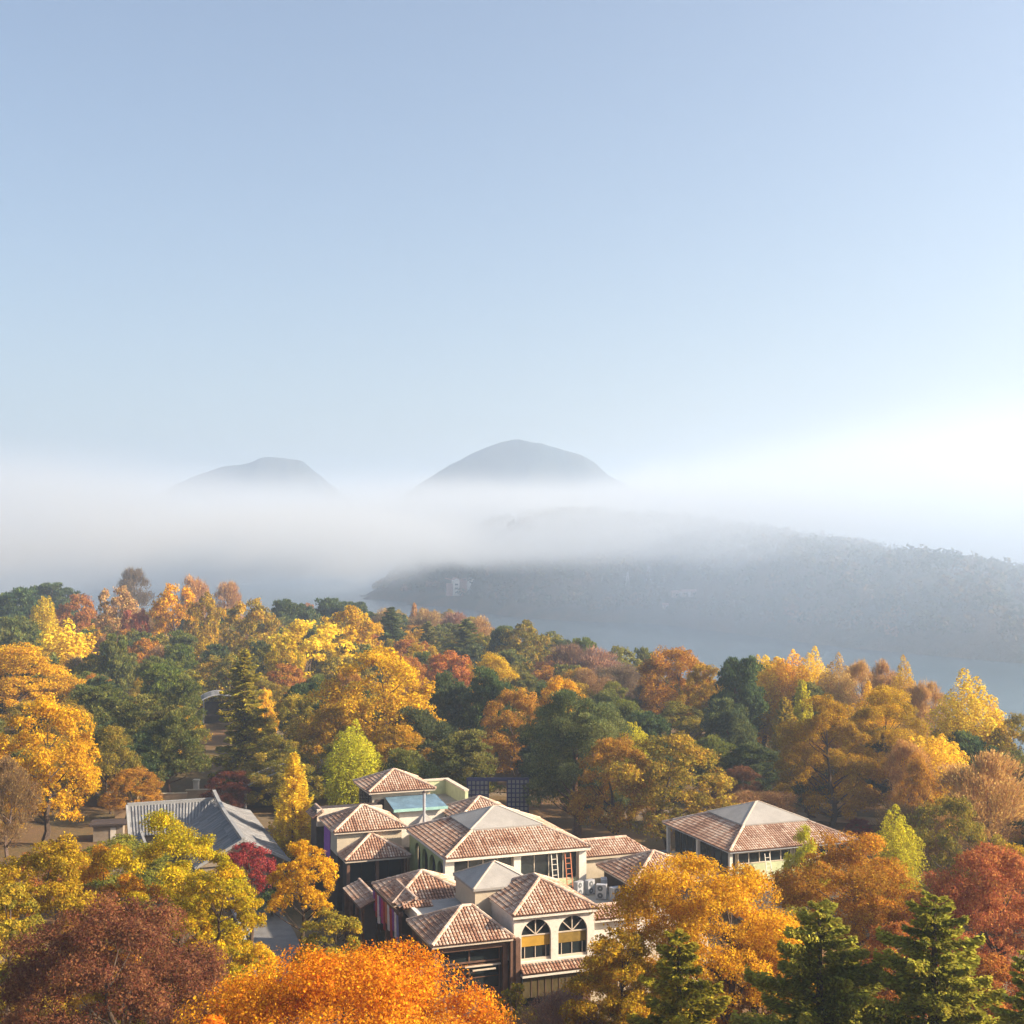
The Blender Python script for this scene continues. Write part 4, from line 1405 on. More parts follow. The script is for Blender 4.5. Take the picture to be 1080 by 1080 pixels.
B = building('rooftop_hut', 'highest tiled hut at the back, with a blue awning and a white wall', 40.4, 152.9)
hip_roof(B, 36.3, 44.5, 148.9, 156.9, 10.5, 12.3)
part(B, 'wall', M_CREAM, (36.9, 44.0, 149.6, 156.4, 0, 10.2))
window(B, 'left', 150.0, 156.0, 7.2, 9.8, 36.88, 4, 0, M_DARKW, 0.12)
a_ = MB()
a_.face([(38.4, 145.4, 9.0), (44.9, 145.4, 9.0), (44.6, 149.5, 9.75), (38.4, 149.5, 9.75)])
a_.face([(38.4, 145.4, 8.92), (38.4, 149.5, 9.67), (44.6, 149.5, 9.67), (44.9, 145.4, 8.92)])
a_.box(38.4, 44.9, 145.34, 145.4, 8.8, 9.02)
aw = a_.build('awning', M_BLUE, B)
part(aw, 'awning_edge', M_TEAL, (38.38, 44.92, 145.28, 145.33, 8.72, 9.05))
part(B, 'white_wall', M_WHITE, (39.2, 44.7, 145.9, 149.4, 4.5, 8.7))
part(B, 'door', M_DARKW, (37.3, 38.3, 149.5, 149.58, 7.0, 9.5))
recentre(B, 40.4, 152.9)
B = building('rear_wing', 'tiled hip roof between the rooftop hut and the main hall', 48.5, 145)
hip_roof(B, 44.6, 52.4, 140.6, 148.4, 8.2, 10.0)
part(B, 'wall', M_DARKW, (45.0, 52.0, 141.0, 148.0, 0, 7.95))
part(B, 'pale_post', M_WHITE, (44.65, 44.85, 141.0, 141.2, 6.2, 7.9), (44.65, 44.85, 142.6, 142.8, 6.2, 7.9))
recentre(B, 48.5, 145)
B = building('parapet_wall', 'light green parapet wall running right from the rooftop hut', 50, 157, 'wall')
part(B, 'wall', M_LGREEN, (45.2, 48.6, 157.0, 157.4, 6.0, 9.9), (48.2, 48.6, 149.0, 157.0, 6.0, 9.9))
part(B, 'coping', M_FASCIA, (45.1, 48.7, 156.9, 157.5, 9.9, 10.1), (48.1, 48.7, 149.0, 156.9, 9.9, 10.1))
part(B, 'floor_slab', M_DECK, (44.6, 48.2, 149.0, 157.0, 5.6, 8.2))
recentre(B, 50, 157)
B = building('small_skylight', 'small grey pyramid skylight at the foot of the white hut wall', 41.3, 143, 'skylight')
g_ = MB()
cq = [uv_ for uv_ in ((39.6, 140.6), (42.6, 140.6), (42.6, 143.4), (39.6, 143.4))]
for i in range(4):
    a, b_ = cq[i], cq[(i + 1) % 4]
    g_.face([(a[0], a[1], 7.6), (b_[0], b_[1], 7.6), (41.1, 142.0, 9.2)])
    g_.face([(a[0], a[1], 7.2), (b_[0], b_[1], 7.2), (b_[0], b_[1], 7.6), (a[0], a[1], 7.6)])
g_.build('glazing', M_MEMB, B)
part(B, 'kerb', M_CREAM, (39.7, 42.5, 140.7, 143.3, 0, 7.18))
recentre(B, 41.3, 143)
o = MB().tube([(0, 0, 0), (0, 0, 7.0)], 0.16, 10).build('stove_pipe', M_STEEL)
o.location = uvw(40.3, 139.4, 5.0)
tag(o, 'tall pale metal flue pipe standing before the blue awning', 'flue pipe')
MB().tube([(0, 0, 6.95), (0, 0, 7.15)], [0.30, 0.12], 10).build('cowl', M_DARKW, o)

# ---- right-hand house
B = building('right_house', 'separate tiled house on the right with a grey-capped roof and glazed left side', 78, 131.4)
hip_roof(B, 69.85, 86.2, 123.4, 139.4, 6.5, 9.75, [(77.9, 131.4), (78.2, 131.4)], cap=0.5, fascia=M_STEEL, fh=0.2)
part(B, 'wall', M_CREAM, (71.2, 85.6, 124.4, 138.8, 0, 6.2))
part(B, 'dado', M_LGREEN, (71.2, 85.4, 124.0, 124.36, 3.0, 4.8))
window(B, 'front', 71.3, 78.0, 4.85, 6.1, 124.2, 5, 0, M_FASCIA, 0.1)
window(B, 'front', 78.4, 85.2, 4.85, 6.1, 124.2, 5, 0, M_FASCIA, 0.1)
for i in range(3): window(B, 'left', 124.6 + i * 4.7, 129.1 + i * 4.7, 3.2, 6.1, 71.1, 3, 0, M_DARKW, 0.1)
part(B, 'side_sill', M_WHITE, (70.4, 71.1, 124.4, 138.9, 2.6, 3.15))
for vv in (124.0, 131.3, 138.7): part(B, 'pillar', M_WHITE, (70.1, 70.45, vv - .18, vv + .18, 0, 6.25))
recentre(B, 78, 131.4)

# ---- covered walkway on the left
B = building('covered_walkway', 'narrow tiled walkway roof on posts left of the hanging clothes', 29.0, 123.5, 'walkway')
shed_tiles(B, (28.5, 127.4, 5.3), (28.5, 119.8, 5.3), (30.1, 119.8, 6.0), (30.1, 127.4, 6.0))
part(B, 'beam', M_WOOD, (28.6, 28.85, 119.9, 127.3, 4.9, 5.2))
for vv in (120.1, 122.4, 124.8, 127.1): part(B, 'post', M_WOOD, (28.58, 28.86, vv - .14, vv + .14, 0, 4.9))
part(B, 'wall', M_DARKW, (30.0, 30.25, 119.9, 127.3, 0, 5.7))
recentre(B, 29, 123.5)
o = MB()
for i in range(14):
    t0, t1 = i / 14, (i + 1) / 14
    a0, a1 = R_(170 + 100 * t0), R_(170 + 100 * t1)
    o.bar((3.4 * math.cos(a0), 5 * math.sin(a0), 0.3), (3.4 * math.cos(a1), 5 * math.sin(a1), 0.3), 0.35, 0.7)
o = o.build('kerb_wall', M_WHITE)
o.location = uvw(31.5, 113.5, 0); o.rotation_euler = (0, 0, UA)
tag(o, 'low curved white kerb wall beside the hanging clothes', 'kerb')

# hanging clothes under the left eaves
cl = [('purple', (0.26, 0.08, 0.36)), ('red', (0.50, 0.07, 0.08)), ('white', (0.72, 0.70, 0.74)), ('magenta', (0.50, 0.06, 0.22)), ('orange', (0.60, 0.22, 0.10)), ('blue', (0.22, 0.22, 0.48))]
CM = {k: paint(k + '_cloth', c, 0.9, 0.25, 3.0) for k, c in cl}


def cloth(uu, vv, zt, L_, wd, key, label, group='clothes hanging under the left eaves'):
    g_ = MB()
    N = 7
    for i in range(N):
        for j in range(5):
            def P(a, b_):
                s = wd * (a / N - 0.5) * (1 - 0.12 * b_ / 5)
                return (0.07 * math.sin(a * 1.9 + uu * 3 + vv) * (0.3 + b_ / 5) + 0.02 * b_, s, -L_ * b_ / 5)
            g_.face([P(i, j), P(i + 1, j), P(i + 1, j + 1), P(i, j + 1)])
            d = 0.02
            g_.face([(x + d, y, z) for x, y, z in (P(i, j + 1), P(i + 1, j + 1), P(i + 1, j), P(i, j))])
    o = g_.build('hanging_cloth', CM[key])
    o.location = uvw(uu, vv, zt); o.rotation_euler = (0, 0, UA)
    tag(o, label, 'cloth', group)


seq = ['purple', 'red', 'white', 'purple', 'magenta', 'red', 'orange', 'white', 'red', 'purple', 'white', 'blue']
pos_w = ['deepest', 'second', 'third', 'fourth', 'fifth', 'sixth', 'seventh', 'eighth', 'ninth', 'tenth', 'eleventh', 'nearest']
for i, k in enumerate(seq):
    cloth(29.85, 120.4 - i * 0.78, 6.75 - 0.05 * (i % 3), 1.9 + 0.35 * ((i * 7) % 3), 0.66, k, '%s cloth hanging under the eaves, %s from the walkway end' % (k, pos_w[i]))
for i, k in enumerate(['red', 'blue', 'magenta', 'white', 'orange']):
    cloth(29.95, 107.8 - i * 1.1, 4.9, 1.7, 0.85, k, '%s cloth hanging low beside the timber pavilion, %s from the back' % (k, pos_w[i] if i else 'first'))
o = MB()
o.box(-0.04, 0.0, -3.2, 0, 0, 3.2)
o = o.build('purple_banner', M_PURPLE)
o.location = uvw(30.15, 144.6, 4.9); o.rotation_euler = (0, 0, UA)
tag(o, 'large purple banner on the shaded side of the left pavilion', 'banner')

M_GRILLE = paint('grey_grille', (0.10, 0.11, 0.12), 0.6, 0.2, 3.0)
# air conditioners: body > fan grille, feet
def aircon(uu, vv, z, rz, label, group, fans=1, wd=0.95, ht=0.75, dp=0.4):
    r = empty('air_conditioner', uvw(uu, vv, z), UA + rz)
    tag(r, label, 'air conditioner', group)
    r.scale = (0.86, 0.86, 0.86)
    H_ = ht * fans
    part(r, 'casing', M_STEEL, (-wd / 2, wd / 2, -dp / 2, dp / 2, 0.08, 0.08 + H_))
    for k in range(fans):
        zc = 0.08 + ht * (k + 0.5)
        MB().disc((-0.1, -dp / 2 - 0.012, zc), ht * 0.40, 'y', 0.03, 20).build('fan_grille', M_GRILLE, r)
        MB().disc((-0.1, -dp / 2 - 0.04, zc), ht * 0.10, 'y', 0.03, 10).build('fan_hub', M_STEEL, r.children[-1])
    for sx_ in (-1, 1): part(r, 'foot', M_BLACK, (sx_ * wd * .4 - .05, sx_ * wd * .4 + .05, -dp / 2, dp / 2, 0, 0.078))
    return r


aircon(35.15, 134.0, 3.32, 0, 'white air conditioner under the porch roof, left of the two', 'air conditioners under the porch', 1, 1.05, 1.05)
aircon(36.75, 134.0, 3.32, 0, 'white air conditioner under the porch roof, right of the two', 'air conditioners under the porch', 1, 1.05, 1.05)
GA = 'air conditioners on the concrete terrace'
aircon(50.6, 119.6, 4.5, 0.5, 'twin-fan air conditioner farthest left on the terrace', GA, 2, 1.1, 0.8, 0.6)
aircon(51.9, 119.8, 4.5, 0.4, 'twin-fan air conditioner second from the left on the terrace', GA, 2, 1.1, 0.8, 0.6)
aircon(52.3, 117.8, 4.5, -0.6, 'large twin-fan air conditioner in the middle of the terrace group', GA, 2, 1.2, 0.8, 0.7)
aircon(53.3, 116.7, 4.5, 0.2, 'air conditioner at the front of the terrace group', GA, 2, 1.2, 0.75, 0.7)
aircon(53.5, 119.9, 4.5, 1.2, 'air conditioner by the dark eave of the right terrace pavilion', GA, 2, 1.1, 0.8, 0.7)
aircon(54.0, 115.2, 4.5, 0.0, 'lone small air conditioner nearest to the golden tree', GA, 1, 1.0, 1.0, 0.6)


def ladder(uu, vv, z, ht, m, label):
    g_ = MB()
    for s in (-0.3, 0.3): g_.bar((s, 0, 0), (s, 0.7, ht), 0.08, 0.08)
    o = g_.build('ladder', m)
    k = MB()
    for i in range(1, 7): k.bar((-0.3, 0.7 * i / 7, ht * i / 7), (0.3, 0.7 * i / 7, ht * i / 7), 0.05, 0.05)
    k.build('rungs', m, o)
    o.location = uvw(uu, vv, z); o.rotation_euler = (0, 0, UA)
    tag(o, label, 'ladder')


ladder(49.2, 122.0, 4.5, 3.6, M_WHITE, 'white ladder leaning at the right bay of the main hall')
ladder(50.7, 122.0, 4.5, 3.6, M_ORANGEL, 'orange brown ladder leaning at the right bay of the main hall')
ladder(74.4, 122.6, 3.0, 3.0, M_WHITE, 'white ladder leaning at the front of the right-hand house')
# a pale covered pile beside the right-hand house
g_ = MB()
for i in range(10):
    a0, a1 = 2 * math.pi * i / 10, 2 * math.pi * (i + 1) / 10
    ring = [(1.0, 0.0), (0.95, 0.9), (0.7, 1.5), (0.15, 1.75)]
    for (r0, z0), (r1, z1) in zip(ring[:-1], ring[1:]):
        q0, q1 = 1 + 0.18 * math.sin(3 * a0), 1 + 0.18 * math.sin(3 * a1)
        g_.face([(r0 * q0 * math.cos(a0), r0 * q0 * math.sin(a0), z0), (r0 * q1 * math.cos(a1), r0 * q1 * math.sin(a1), z0), (r1 * q1 * math.cos(a1), r1 * q1 * math.sin(a1), z1), (r1 * q0 * math.cos(a0), r1 * q0 * math.sin(a0), z1)])
g_.face([(0.15 * math.cos(2 * math.pi * i / 10), 0.15 * math.sin(2 * math.pi * i / 10), 1.75) for i in range(10)])
o = g_.build('covered_pile', M_WHITE, None, True)
o.location = (*at_z(778, 911, 3.0)[:2], 3.0)
tag(o, 'pale sheet-covered pile at the near corner of the right-hand house', 'covered pile')
o = part(None, 'low_annex', M_DECK, (69.6, 80.0, 119.5, 123.2, 0, 3.0))
o.rotation_euler = (0, 0, UA)
tag(o, 'low concrete annex roof in front of the right-hand house', 'annex')
o = part(None, 'tarpaulin', M_BLUE, (-1.3, 1.3, -0.9, 0.9, 0, 0.25), (-0.9, 0.7, -0.6, 0.5, 0.25, 0.55))
o.location = (*at_z(700, 899, 3.0)[:2], 2.6); o.rotation_euler = (0, 0, UA)
tag(o, 'blue tarpaulin heap between low wing and right-hand house', 'tarpaulin')
o = part(None, 'rear_platform', M_DECK, (61.6, 70.2, 124.8, 139, 0, 2.58))
o.rotation_euler = (0, 0, UA)
tag(o, 'concrete platform under the blue tarpaulin', 'platform')

# dark lattice screens behind the main hall
def lattice(px0, px1, pyt, pyb, D, label):
    a, b_ = at_y(px0, pyb, D), at_y(px1, pyb, D)
    top = at_y(px0, pyt, D)[2]
    W_ = b_[0] - a[0]
    r = empty('lattice_screen', (a[0], D, 0))
    tag(r, label, 'screen', 'dark lattice screens')
    g_ = MB()
    nx = max(3, round(W_ / 0.62)); z0 = 0.0; nz2 = max(3, round(top / 0.62))
    for i in range(nx + 1):
        x = W_ * i / nx
        g_.box(x - .085, x + .085, -0.06, 0.06, z0, top)
    g_.build('upright_bars', M_NAVY, r)
    g_ = MB()
    for j in range(nz2 + 1):
        z = top * j / nz2
        g_.box(-.09, W_ + .09, -0.11, -0.065, z - .085, z + .085)
    g_.build('cross_bars', M_NAVY, r)
    part(r, 'backing', M_MEMB, (0.05, W_ - .05, 0.10, 0.16, 0.1, top - .1))
    return r


lattice(493, 515, 823, 850, 176, 'dark lattice screen at the left end of the beam')
lattice(535, 557, 822, 860, 176, 'taller dark lattice screen at the right end of the beam')
a, b_ = at_y(492, 823, 176.4), at_y(558, 823, 176.4)
o = part(None, 'screen_beam', M_NAVY, (a[0], b_[0], 176.3, 176.6, a[2] - 0.15, a[2] + 0.35))
tag(o, 'dark beam joining the tops of the two lattice screens', 'beam')

# ---- grey traditional house on the left
def giwa_slope(mb, A, B_, C_, D_, w=0.36, sag=0.25):
    """ribbed grey slope; A,B eave; D above A, C above B; the slope hangs in a slight curve"""
    A, B_, C_, D_ = map(Vector, (A, B_, C_, D_))
    n_ = max(2, round((B_ - A).length / w))
    nn = (B_ - A).cross(D_ - A).normalized()
    if nn.z < 0: nn = -nn
    S = 6

    def P(s, t, h=0.0):
        p = A.lerp(B_, s).lerp(D_.lerp(C_, s), t)
        return p - Vector((0, 0, 1)) * sag * math.sin(math.pi * t) + nn * h
    for i in range(n_):
        s0, s1 = i / n_, (i + 1) / n_
        sm = (s0 + s1) / 2
        for j in range(S):
            t0, t1 = j / S, (j + 1) / S
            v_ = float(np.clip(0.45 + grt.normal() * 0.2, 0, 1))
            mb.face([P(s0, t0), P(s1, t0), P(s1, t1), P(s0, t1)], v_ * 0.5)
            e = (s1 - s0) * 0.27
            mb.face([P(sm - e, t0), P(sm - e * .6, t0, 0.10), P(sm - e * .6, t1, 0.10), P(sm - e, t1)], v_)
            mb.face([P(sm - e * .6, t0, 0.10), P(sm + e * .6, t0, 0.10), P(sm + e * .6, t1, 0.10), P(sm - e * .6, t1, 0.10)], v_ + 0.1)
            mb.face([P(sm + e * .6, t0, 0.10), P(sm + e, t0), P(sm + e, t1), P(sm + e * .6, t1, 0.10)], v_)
    return mb


GU0, GU1, GV = 10.3, 20.9, 169.0
B = building('traditional_house', 'grey-tiled traditional house with crossing ridges at the left', 18, 162)
mb = MB()
giwa_slope(mb, (GU0, GV - 5.5, 4.3), (GU1 - 1, GV - 5.5, 4.3), (GU1, GV, 7.0), (GU0, GV, 7.0))
giwa_slope(mb, (GU1 + 4.8, GV + 5.5, 4.3), (GU0, GV + 5.5, 4.3), (GU0, GV, 7.0), (GU1, GV, 7.0))
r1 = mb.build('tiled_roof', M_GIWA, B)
mb = MB()
giwa_slope(mb, (GU1 + 0.2 - 5.2, GV, 4.3), (GU1 - 5.2 + 0.2, 144.5, 4.3), (GU1 + 0.2, 144.5, 7.0), (GU1 + 0.2, GV, 7.0))
giwa_slope(mb, (GU1 + 5.4, 144.5, 4.3), (GU1 + 5.4, GV + 5.5, 4.3), (GU1 + 0.2, GV + 1.0, 7.0), (GU1 + 0.2, 144.5, 7.0))
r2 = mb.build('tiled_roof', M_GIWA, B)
k = MB()
k.bar((GU0, GV, 7.12), (GU1, GV, 7.12), 0.4, 0.42, 0.8)
for i in range(6): k.bar((GU1 + 0.2, 144.4 + (GV + 1.4 - 144.4) * i / 6, 7.14 + 0.55 * max(0, i - 3.5) ** 1.5 * 0.33), (GU1 + 0.2, 144.4 + (GV + 1.4 - 144.4) * (i + 1) / 6, 7.14 + 0.55 * max(0, i - 2.5) ** 1.5 * 0.33), 0.42, 0.46, 0.85)
k.bar((GU1 + 0.2, 144.45, 7.1), (GU1 + 5.4, 144.45, 4.4), 0.3, 0.3, 0.95)
k.bar((GU1 + 0.2, 144.45, 7.1), (GU1 - 5.0, 144.45, 4.4), 0.3, 0.3, 0.95)
k.bar((GU0 - .05, GV, 7.05), (GU0 - .05, GV - 5.5, 4.4), 0.3, 0.3, 0.95)
k.build('ridge', M_GIWA, r1)
g_ = MB()
g_.face([(GU1 - 4.6, 145.0, 4.3), (GU1 + 5.0, 145.0, 4.3), (GU1 + 0.2, 145.0, 6.8)])
g_.build('gable', M_PLASTER, B)
g_ = MB()
g_.face([(GU0 + .4, GV - 5, 4.3), (GU0 + .4, GV + 5, 4.3), (GU0 + .4, GV, 6.8)])
g_.build('gable', M_PLASTER, B)
part(B, 'wall', M_PLASTER, (GU0 + .5, GU1 + 4.5, GV - 4.6, GV + 4.6, 0, 4.2), (GU1 - 4.4, GU1 + 4.7, 145.2, GV - 4.6, 0, 4.2))
recentre(B, 18, 162)
B = building('traditional_annex', 'small grey-tiled lean-to at the left foot of the traditional house', 10, 161)
mb = MB()
giwa_slope(mb, (6.6, 163.5, 2.6), (6.6, 155.5, 2.6), (11.6, 158.0, 4.4), (11.6, 165.0, 4.4))
mb.build('tiled_roof', M_GIWA, B)
part(B, 'wall', M_PLASTER, (7.6, 11.4, 157.0, 164.0, 0, 2.7))
k = MB(); k.bar((11.65, 157.6, 4.55), (11.65, 165.2, 4.55), 0.3, 0.35, 0.9)
k.build('ridge', M_GIWA, B)
recentre(B, 10, 161)

# ---- things in the wood on the left
def on_ground(px, py, z=0.0):
    p = at_z(px, py, z)
    return float(p[0]), float(p[1])


def shelter(px, py, zt, wd, dp, label, curved=True, rise=0.08):
    x, y = on_ground(px, py, zt)
    r = empty('shelter', (x, y, 0), 0.25)
    tag(r, label, 'shelter')
    g_ = MB()
    N = 10
    for i in range(N):
        t0, t1 = i / N, (i + 1) / N
        f_ = lambda t: (wd * (t - .5), zt + (0.16 * wd * (1 - (2 * t - 1) ** 2) if curved else rise * wd * math.sin(t * math.pi / 2)))
        (x0, z0), (x1, z1) = f_(t0), f_(t1)
        g_.face([(x0, -dp / 2, z0), (x1, -dp / 2, z1), (x1, dp / 2, z1), (x0, dp / 2, z0)], 0.4 + 0.3 * (i % 2))
        g_.face([(x0, dp / 2, z0 - .15), (x1, dp / 2, z1 - .15), (x1, -dp / 2, z1 - .15), (x0, -dp / 2, z0 - .15)], 0.3)
    g_.build('canopy', M_GIWA if curved else M_DARKW, r)
    e = MB()
    for i in range(N):
        (x0, z0), (x1, z1) = f_(i / N), f_((i + 1) / N)
        for yy in (-dp / 2 - .06, dp / 2 + .06): e.bar((x0, yy, z0 - .03), (x1, yy, z1 - .03), 0.12, 0.2)
    e.build('canopy_edge', M_STEEL, r)
    for a in (-.42, .42):
        for c_ in (-.4, .4):
            part(r, 'post', M_STEEL, (a * wd - .08, a * wd + .08, c_ * dp - .08, c_ * dp + .08, 0, zt))
    part(r, 'back_wall', M_DARKW, (-wd * .38, wd * .38, dp * .36, dp * .39, 0, zt * 0.8))
    return r


shelter(230, 736, 6.0, 7.5, 9, 'small curved grey shelter roof among the pines at the upper left')
shelter(283, 826, 4.0, 8.0, 6, 'open shelter with a light curved edge right of the traditional house', False, 0.3)
shelter(128, 668, 5.0, 9, 8, 'white-edged flat shelter in the distant upper left clearing', False)
r = empty('hut', (*on_ground(200, 712), 0), 0.2)
tag(r, 'low tan hut in the upper left clearing by the round pine', 'hut')
part(r, 'wall', M_TANW, (-4, 4, -2, 2, 0, 2.6))
part(r, 'roof', M_DARKW, (-4.5, 4.5, -2.6, 2.6, 2.62, 2.9))
part(r, 'door', M_DARKW, (-0.5, 0.5, -2.05, -2.0, 0.05, 2.1))
r = empty('grey_shed', (*on_ground(340, 836), 0), 0.35)
tag(r, 'pale grey roofed shed hidden behind the lime green plume tree', 'shed')
part(r, 'wall', M_PLASTER, (-3.6, 3.6, -2.6, 2.6, 0, 4.2))
g_ = MB(); giwa_slope(g_, (-4, -3.1, 4.1), (4, -3.1, 4.1), (4, 0, 5.6), (-4, 0, 5.6), sag=0); giwa_slope(g_, (4, 3.1, 4.1), (-4, 3.1, 4.1), (-4, 0, 5.6), (4, 0, 5.6), sag=0)
g_.build('roof', M_MEMB, r)
for k_, (px, py, L_, lab) in enumerate([(140, 862, 5, 'low tan wall behind the traditional house, left piece'), (176, 846, 6, 'low tan wall under the bare pine trunks'), (210, 842, 4, 'low tan wall near the white pillar, right piece'), (288, 846, 7, 'tan plank fence below the open shelter')]):
    x, y = on_ground(px, py)
    r = part(None, 'low_wall', M_TANW, (-L_ / 2, L_ / 2, -0.2, 0.2, 0, 1.3))
    r.location = (x, y, 0); r.rotation_euler = (0, 0, 0.15)
    tag(r, lab, 'wall')
    part(r, 'coping', M_CREAM, (-L_ / 2 - .06, L_ / 2 + .06, -0.28, 0.28, 1.3, 1.42))
r = empty('garden_shed', (*on_ground(115, 885), 0), 0.2)
tag(r, 'little dark-roofed shed left of the traditional house', 'shed')
part(r, 'wall', M_PLASTER, (-1.9, 1.9, -1.4, 1.4, 0, 2.1))
part(r, 'roof', M_DARKW, (-2.4, 2.4, -1.8, 1.8, 2.12, 2.35))
part(r, 'door', M_WHITE, (0.3, 1.0, -1.47, -1.41, 0.05, 1.8))
r = empty('lamp_post', (*on_ground(231, 846), 0))
tag(r, 'slim lamp post with white globes by the dark maroon tree', 'lamp post')
MB().tube([(0, 0, 0), (0, 0, 4.1)], 0.06, 8).build('post', M_STEEL, r)
for z in (2.9, 4.25):
    g_ = MB()
    for i in range(6):
        for j in range(10):
            def S_(a, b_): return (0.2 * math.sin(math.pi * a / 6) * math.cos(2 * math.pi * b_ / 10), 0.2 * math.sin(math.pi * a / 6) * math.sin(2 * math.pi * b_ / 10), z + 0.2 * math.cos(math.pi * a / 6))
            g_.face([S_(i + 1, j), S_(i + 1, j + 1), S_(i, j + 1), S_(i, j)])
    g_.build('globe', M_WHITE, r, True)
r = empty('utility_pole', (*on_ground(145, 850), 0))
tag(r, 'pale bare pole standing behind the traditional house', 'pole')
MB().tube([(0, 0, 0), (0, 0, 7.2)], [0.14, 0.09], 8).build('shaft', M_TANW, r)
part(r, 'crossarm', M_STEEL, (-0.5, 0.5, -0.12, -0.04, 6.6, 6.7))
x, y = on_ground(207, 838)
r = part(None, 'white_pillar', M_WHITE, (-0.4, 0.4, -0.4, 0.4, 0, 2.2), (-0.5, 0.5, -0.5, 0.5, 2.2, 2.4))
r.location = (x, y, 0)
tag(r, 'short white pillar left of the dark maroon tree', 'pillar')

# grey paved path with a double kerb at the lower left
pts = [on_ground(*q) for q in ((238, 935), (262, 950), (280, 985), (300, 1040), (330, 1085))]
mb = MB()
for (x0, y0), (x1, y1) in zip(pts[:-1], pts[1:]):
    mb.face([(x0 - 1.6, y0, 0.10), (x1 - 1.6, y1, 0.10), (x1 + 3.0, y1, 0.10), (x0 + 3.0, y0, 0.10)])
    mb.face([(x0 - 1.6, y0, -0.6), (x1 - 1.6, y1, -0.6), (x1 - 1.6, y1, 0.10), (x0 - 1.6, y0, 0.10)])
tag(mb.build('path', M_PAVE), kind='structure')
g_ = MB()
for (x0, y0), (x1, y1) in zip(pts[:-1], pts[1:]):
    for dx in (-1.75, -2.35): g_.bar((x0 + dx, y0, 0.25), (x1 + dx, y1, 0.25), 0.25, 0.5)
tag(g_.build('path_kerb', M_STEEL), 'pair of grey kerbs along the left side of the paved path', 'kerb')
# tan clearing path at the right
mb = MB()
q = [on_ground(*a) for a in ((840, 858), (960, 866), (965, 874), (845, 866))]
mb.face([(x, y, 0.16) for x, y in q])
tag(mb.build('clearing_path', paint('tan_path', (0.52, 0.36, 0.22), 0.95, 0.2, 0.3)), kind='structure')

# ------------------------------------------------------------------ the far shore: woods, houses, boats
def terrain_hit(px, py, hf, lo=420, hi=2600):
    d = ray(px, py); d = d / d[1]
    for t in np.arange(lo, hi, 2.0):
        p = np.array([0, 0, CAM_Z]) + d * t
        if p[2] <= max(float(hf(np.array([p[0]]), np.array([p[1]]))[0]), WZ): return p
    return np.array([0, 0, CAM_Z]) + d * hi


gw = np.random.default_rng(5)
NT = 9000
xx = gw.uniform(-170, 760, NT * 3); yy = gw.uniform(430, 1700, NT * 3)
ok = (hill_d(xx, yy) > 3) & (np.abs(xx) < 0.46 * yy) & (gw.random(NT * 3) < np.clip(900 / yy, 0, 1) ** 1.5)
for (cx, cy_, rr) in ((-40, 1045, 26),): ok &= (xx - cx) ** 2 + (yy - cy_) ** 2 > rr ** 2
xx, yy = xx[ok][:NT], yy[ok][:NT]
zz_ = hill_h(xx, yy)
rad = gw.uniform(2.6, 5.0, len(xx))
K = 46
d = rdir(gw, len(xx) * K).reshape(len(xx), K, 3); d[..., 2] = np.abs(d[..., 2]) * 1.2
c = np.stack([xx, yy, zz_ + rad * 0.6], -1)[:, None] + d * (rad[:, None] * (0.7 + 0.4 * gw.random((len(xx), K))))[..., None] * np.array([1, 1, 1.25])
e1, e2 = frames(gw, d.reshape(-1, 3), 0.5)
s = np.repeat(rad, K)[:, None] * (0.14 + 0.17 * gw.random((len(xx) * K, 1)))
bank = np.clip(1 - hill_d(xx, yy) / 60, 0, 1)
tv = gw.random(len(xx)) * 0.75 + 0.25 * bank * (gw.random(len(xx)) < 0.5)
M_FAR = shade_mat('far_leaves', [(0, (0.045, 0.06, 0.03)), (0.4, (0.075, 0.075, 0.03)), (0.65, (0.13, 0.09, 0.04)), (0.85, (0.19, 0.11, 0.055)), (1.0, (0.32, 0.165, 0.11))], 1.0, 0.0, 0.0)
me = quads_mesh('far_woods', c.reshape(-1, 3), e1 * s, e2 * s * 0.8, np.repeat(tv, K), M_FAR)
o = bpy.data.objects.new('far_woods', me); COL.objects.link(o)
tag(o, kind='stuff')

# white double house on the shore
p = terrain_hit(490, 627, hill_h, 700)
HZ = float(p[2]) - 1.0
B = empty('shore_house', (float(p[0]), float(p[1]), HZ), 0.15)
tag(B, 'white double house with rounded gables on the far shore', 'house')
M_FW = paint('far_white_wall', (0.88, 0.82, 0.74), 0.8, 0.1, 0.2)
M_FR = paint('far_pink_roof', (0.50, 0.30, 0.25), 0.8, 0.15, 0.2)
for x0, x1, zt in ((-9.5, -4.5, 12.0), (1.5, 10.0, 10.5)):
    g_ = MB()
    cx_, hw = (x0 + x1) / 2, (x1 - x0) / 2
    prof = [(x0, 0), (x1, 0)] + [(cx_ + hw * math.cos(R_(a)), zt - 0.2 + hw * 0.75 * math.sin(R_(a))) for a in range(0, 181, 20)]
    for yy_ in (-6, 6): g_.face([(a, yy_, b_) for a, b_ in (prof if yy_ < 0 else prof[::-1])])
    for (a, b_), (a2, b2) in zip(prof, prof[1:] + prof[:1]): g_.face([(a, -6, b_), (a, 6, b_), (a2, 6, b2), (a2, -6, b2)])
    wl = g_.build('wall', M_FW, B)
    g_ = MB()
    rp = prof[2:]
    for (a, b_), (a2, b2) in zip(rp[:-1], rp[1:]): g_.bar((a, 0, b_ + .25), (a2, 0, b2 + .25), 12.6, 0.4, up=(0, 0, 1))
    g_.build('roof', M_FR, B)
    for zw in (2.0, 5.2, 8.2): window(wl, 'front', cx_ - 1.2, cx_ + 1.2, zw, zw + 1.5, -6.05, 2, 0, M_FW, 0.12)
